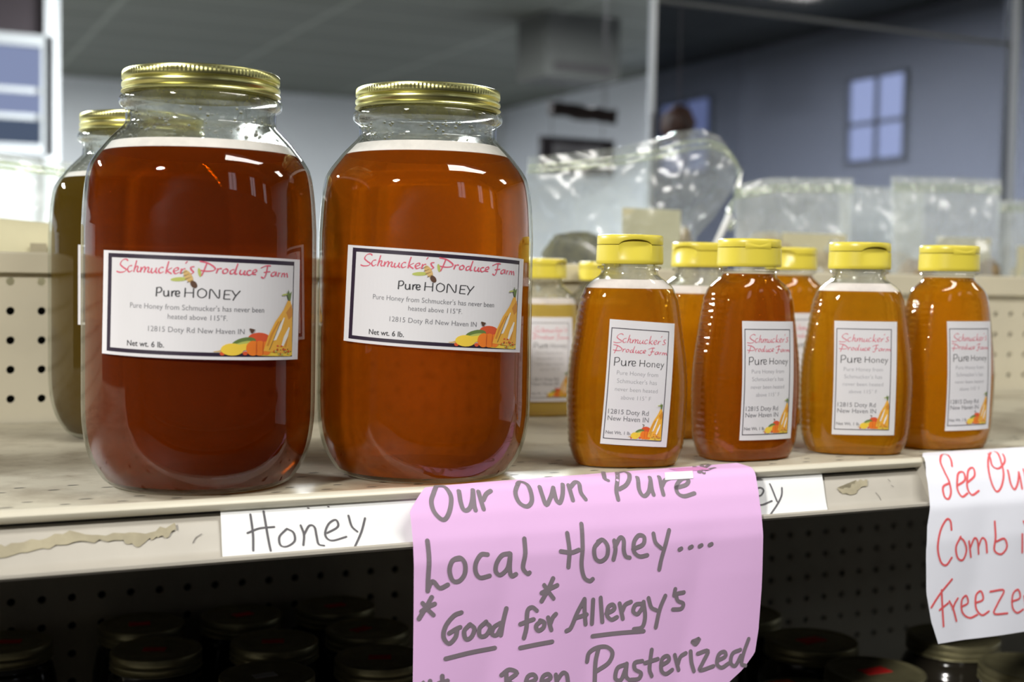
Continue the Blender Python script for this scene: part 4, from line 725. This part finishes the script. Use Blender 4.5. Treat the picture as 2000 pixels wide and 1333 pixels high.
# ------------------------------------------------------------------ the room
X0, X1, Y0, Y1, ZC = -6.0, 5.434, -3.4, 10.56, 2.742
def slab(name, mat_, *b):
    mb = MB(); mb.box(*b); return struct(mb.build(name, mat_))
slab('floor', 'floor', X0-.1, X1+.1, Y0-.1, Y1+.1, -.1, 0)
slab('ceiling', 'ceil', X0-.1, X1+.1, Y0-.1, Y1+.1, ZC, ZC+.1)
slab('wall_back', 'wall', X0-.1, X1+.1, Y1, Y1+.1, 0, ZC); slab('wall_right', 'wall_pale', X1, X1+.1, Y0, Y1, 0, ZC)
slab('wall_left', 'wall_dark', X0-.1, X0, Y0, Y1, 0, ZC); slab('wall_front', 'wall_dark', X0-.1, X1+.1, Y0-.1, Y0, 0, ZC)
slab('wall_partition', 'wall', X0, .609, 5.0, 5.1, 0, 1.66); slab('trim_1', 'dark_frame', X0, .609, 5.0, 5.1, 2.10, ZC); slab('trim_2', 'wall', .56, .62, 4.98, 5.12, 0, ZC)
def window_front(n, a0, a1, z0, z1):
    root = bpy.data.objects.new('window_%d' % n, None); COL.objects.link(root); struct(root); f = .05; y = Y0
    mb = MB(); mb.box(a0-f, a0, y, y+.04, z0-f, z1+f); mb.box(a1, a1+f, y, y+.04, z0-f, z1+f); mb.box(a0, a1, y, y+.04, z0-f, z0); mb.box(a0, a1, y, y+.04, z1, z1+f); mb.box((a0+a1)/2-.012, (a0+a1)/2+.012, y, y+.03, z0, z1); mb.build('window_frame', 'post', root)
    mb = MB(); mb.box(a0, a1, y+.002, y+.008, z0, z1); mb.build('pane', 'daylight', root)
def window(n, axis, pos, a0, a1, z0, z1, panes, nx=2):
    """a frame with lit panes in it; axis x: in a wall facing -y, axis y: in a wall facing -x"""
    def bx(mb, p0, p1, q0, q1, d0, d1):
        if axis == 'x': mb.box(p0, p1, pos-d1, pos-d0, q0, q1)
        else: mb.box(pos-d1, pos-d0, p0, p1, q0, q1)
    root = bpy.data.objects.new('window_%d' % n, None); COL.objects.link(root); struct(root)
    mb = MB(); f = .05 if axis == 'x' else .02
    bx(mb, a0-f, a0, z0-f, z1+f, .0, .04); bx(mb, a1, a1+f, z0-f, z1+f, .0, .04); bx(mb, a0, a1, z0-f, z0, .0, .04); bx(mb, a0, a1, z1, z1+f, .0, .04)
    for k in range(1, nx): x = a0+(a1-a0)*k/nx; bx(mb, x-.012, x+.012, z0, z1, .0, .03)
    for (s0, s1, m) in panes[:-1]: bx(mb, a0, a1, z0+(z1-z0)*s1-.012, z0+(z1-z0)*s1+.012, .0, .03)
    mb.build('window_frame', 'post', root)
    for (s0, s1, m) in panes:
        mb = MB(); bx(mb, a0, a1, z0+(z1-z0)*s0, z0+(z1-z0)*s1, .002, .008); mb.build('pane', m, root)
    return root
window(1, 'x', 5.02, -1.5, .545, 1.67, 2.10, ((0, .28, 'sky_pane_low'), (.28, .55, 'sky_pane'), (.55, 1, 'sky_pane')), 3)
window(2, 'y', X1, 4.90, 5.40, 1.88, 2.38, ((0, .45, 'win'), (.45, 1, 'win')), 2)
window(3, 'y', X1, 6.95, 7.62, 1.92, 2.46, ((0, .5, 'win2'), (.5, 1, 'win2')), 2)
for k, x in enumerate((.9, 2.4, 3.9)): window_front(4+k, x, x+.42, 1.78, 2.62)
def fixture(x, y, watts, n, label):
    root = empty('ceiling_light', (x, y, ZC)); mb = MB(); mb.extrude_profile([(-.30, 0), (-.29, -.035), (.29, -.035), (.30, 0)], -.62, .62); mb.build('housing', 'fixture', root)
    for dy in (-.15, .15):
        mb = MB(); mb.tube([(-.6, dy, -.052), (0, dy, -.052), (.6, dy, -.052)], .013, 12); mb.build('tube', 'tube', root, smooth=60)
    ld = bpy.data.lights.new('tube_light', 'AREA'); ld.shape = 'RECTANGLE'; ld.size = 1.2; ld.size_y = .38; ld.energy = watts; ld.color = (1, .97, .92) if watts < FAR_W else (.92, .96, 1)
    lo = bpy.data.objects.new('tube_light', ld); COL.objects.link(lo); lo.parent = root; lo.location = (0, 0, -.068)
    tag(root, label, 'ceiling light', 'fluorescent ceiling lights'); return root
fixture(1.05, -1.2, TUBE_W, 1, 'fluorescent ceiling light over the aisle in front of the honey shelf')
fixture(3.9, -1.3, TUBE_W, 2, 'fluorescent ceiling light at the right end of the honey aisle'); fixture(-2.4, -2.1, TUBE_W*10, 3, 'short fluorescent ceiling light at the left end of the honey aisle').scale = (.35, .7, 1)
fixture(2.4, 4.2, FAR_W*1.15, 4, 'fluorescent ceiling light by the right wall'); fixture(-1.6, 6.6, FAR_W*2, 5, 'added unseen ceiling light brightening the back wall'); fixture(-2.5, 3.0, FAR_W, 6, 'added unseen ceiling light left of the gondola')  # the latter two are unseen lamps added to brighten the back room
root = empty('light_block_shelving', (0, -2.4, 0)); mb = MB(); mb.box(-4.5, 4.5, -.04, .04, 0, 1.72); mb.build('back_panel', 'wall_dark', root)  # unseen shelving added to block low window light and jar sheen
for z in (.15, .6, 1.05):
    mb = MB(); mb.box(-4.5, 4.5, .04, .30, z, z+.03); mb.build('shelf_deck', 'wall_dark', root)
tag(root, 'added unseen shelving behind the viewer, blocking low window light', 'shelving')
# tinted glass partition
root = empty('glass_partition', (2.2, 1.6, 0)); mb = MB(); mb.box(-.575, .605, -.004, .004, .05, 2.45); mb.build('tinted_pane', 'tinted', root)
mb = MB(); mb.box(-.587, -.575, -.008, .008, 0, 2.45); mb.build('side_post', 'alu', root); mb = MB(); mb.box(.605, .632, -.015, .015, 0, 2.45); mb.build('side_post', 'alu', root); mb = MB(); mb.box(-.595, .632, -.02, .02, 2.45, 2.49); mb.box(-.595, .632, -.05, .05, 0, .05); mb.build('rail', 'alu', root)
mb = MB(); mb.box(.632, 1.7, -.004, .004, .05, 2.45); mb.build('tinted_pane', 'tinted', root)
mb = MB(); mb.box(-.575, .605, -.009, .009, .0-.004+1.815, .004+1.815); mb.build('glazing_bar', 'bar', root); tag(root, 'tall dark tinted glass partition with pale posts behind the bags', 'partition')
# things hung beyond the shelf
def hung(name, label, cat, x0, x1, z0, z1, y, th, mat_, tilt, inner=None):
    cx, cz = (x0+x1)/2, (z0+z1)/2; root = empty(name, (cx, y, cz)); c, s = math.cos(tilt), math.sin(tilt)
    def bx(a0, a1, b0, b1, d0, d1, nm, m, n=10):
        mb = MB(); rows = []
        rr = random.Random(3)
        for d in (d0, d1):
            top = [(a0+(a1-a0)*i/n, b1+(rr.uniform(-.004, .004) if m == 'dark_wood' else 0)) for i in range(n+1)]; bot = [(a0+(a1-a0)*i/n, b0+(rr.uniform(-.004, .004) if m == 'dark_wood' else 0)) for i in range(n+1)][::-1]
            rows.append([(x*c-z*s, d, x*s+z*c) for x, z in top+bot])
        g = mb.grid(rows, 0, True); mb.cap(g[0], 0, True); mb.cap(g[-1]); mb.build(nm, m, root)
    hw, hh = (x1-x0)/2, (z1-z0)/2; bx(-hw, hw, -hh, hh, -th/2, th/2, 'board', mat_)
    if inner: bx(-hw+.05, hw-.05, -hh+.03, hh-.025, -th/2-.003, -th/2, 'print', inner)
    for sx in (-.7, .7):
        mb = MB(); p = (sx*hw*c-hh*s, 0, sx*hw*s+hh*c-.004); mb.tube([p, (p[0], 0, (p[2]+ZC-cz)/2), (p[0], 0, ZC-cz)], .0012, 6); mb.build('cord', 'dark_frame', root)
    tag(root, label, cat)
hung('wooden_plank', 'rough dark wooden plank sign hanging beyond the big plastic bag', 'plank', 2.06, 2.325, 1.698, 1.746, 3.0, .03, 'dark_wood', -.055)
hung('picture_frame', 'dark framed picture hanging below the wooden plank', 'picture', 2.045, 2.348, 1.50, 1.634, 3.05, .02, 'dark_frame', 0, 'print')
root = empty('ceiling_duct', (3.82, 6.2, ZC)); mb = MB(); mb.box(-.26, .26, -.2, .2, -.395, 0); mb.build('duct_box', 'duct', root); mb = MB(); mb.box(-.20, .20, -.206, -.2, -.36, -.30); mb.build('vent_slot', 'wall_dark', root); tag(root, 'grey box duct under the ceiling, above the wooden plank', 'duct')
root = empty('hanging_ornament', (1.668, 1.55, 1.512)); bm = bmesh.new(); bmesh.ops.create_icosphere(bm, subdivisions=4, radius=.042)
for v in bm.verts: v.co *= 1+.18*noise.noise(v.co*40); v.co.z *= 1.05
me = bpy.data.meshes.new('ball'); bm.to_mesh(me); bm.free(); me.materials.append(M['rust']); me.shade_smooth(); o = bpy.data.objects.new('ball', me); COL.objects.link(o); o.parent = root
mb = MB(); mb.tube([(0, 0, .04), (0, 0, .6), (0, 0, ZC-1.512)], .001, 6); mb.build('cord', 'dark_frame', root); tag(root, 'dark reddish brown round ornament hanging in front of the tinted glass', 'ornament')
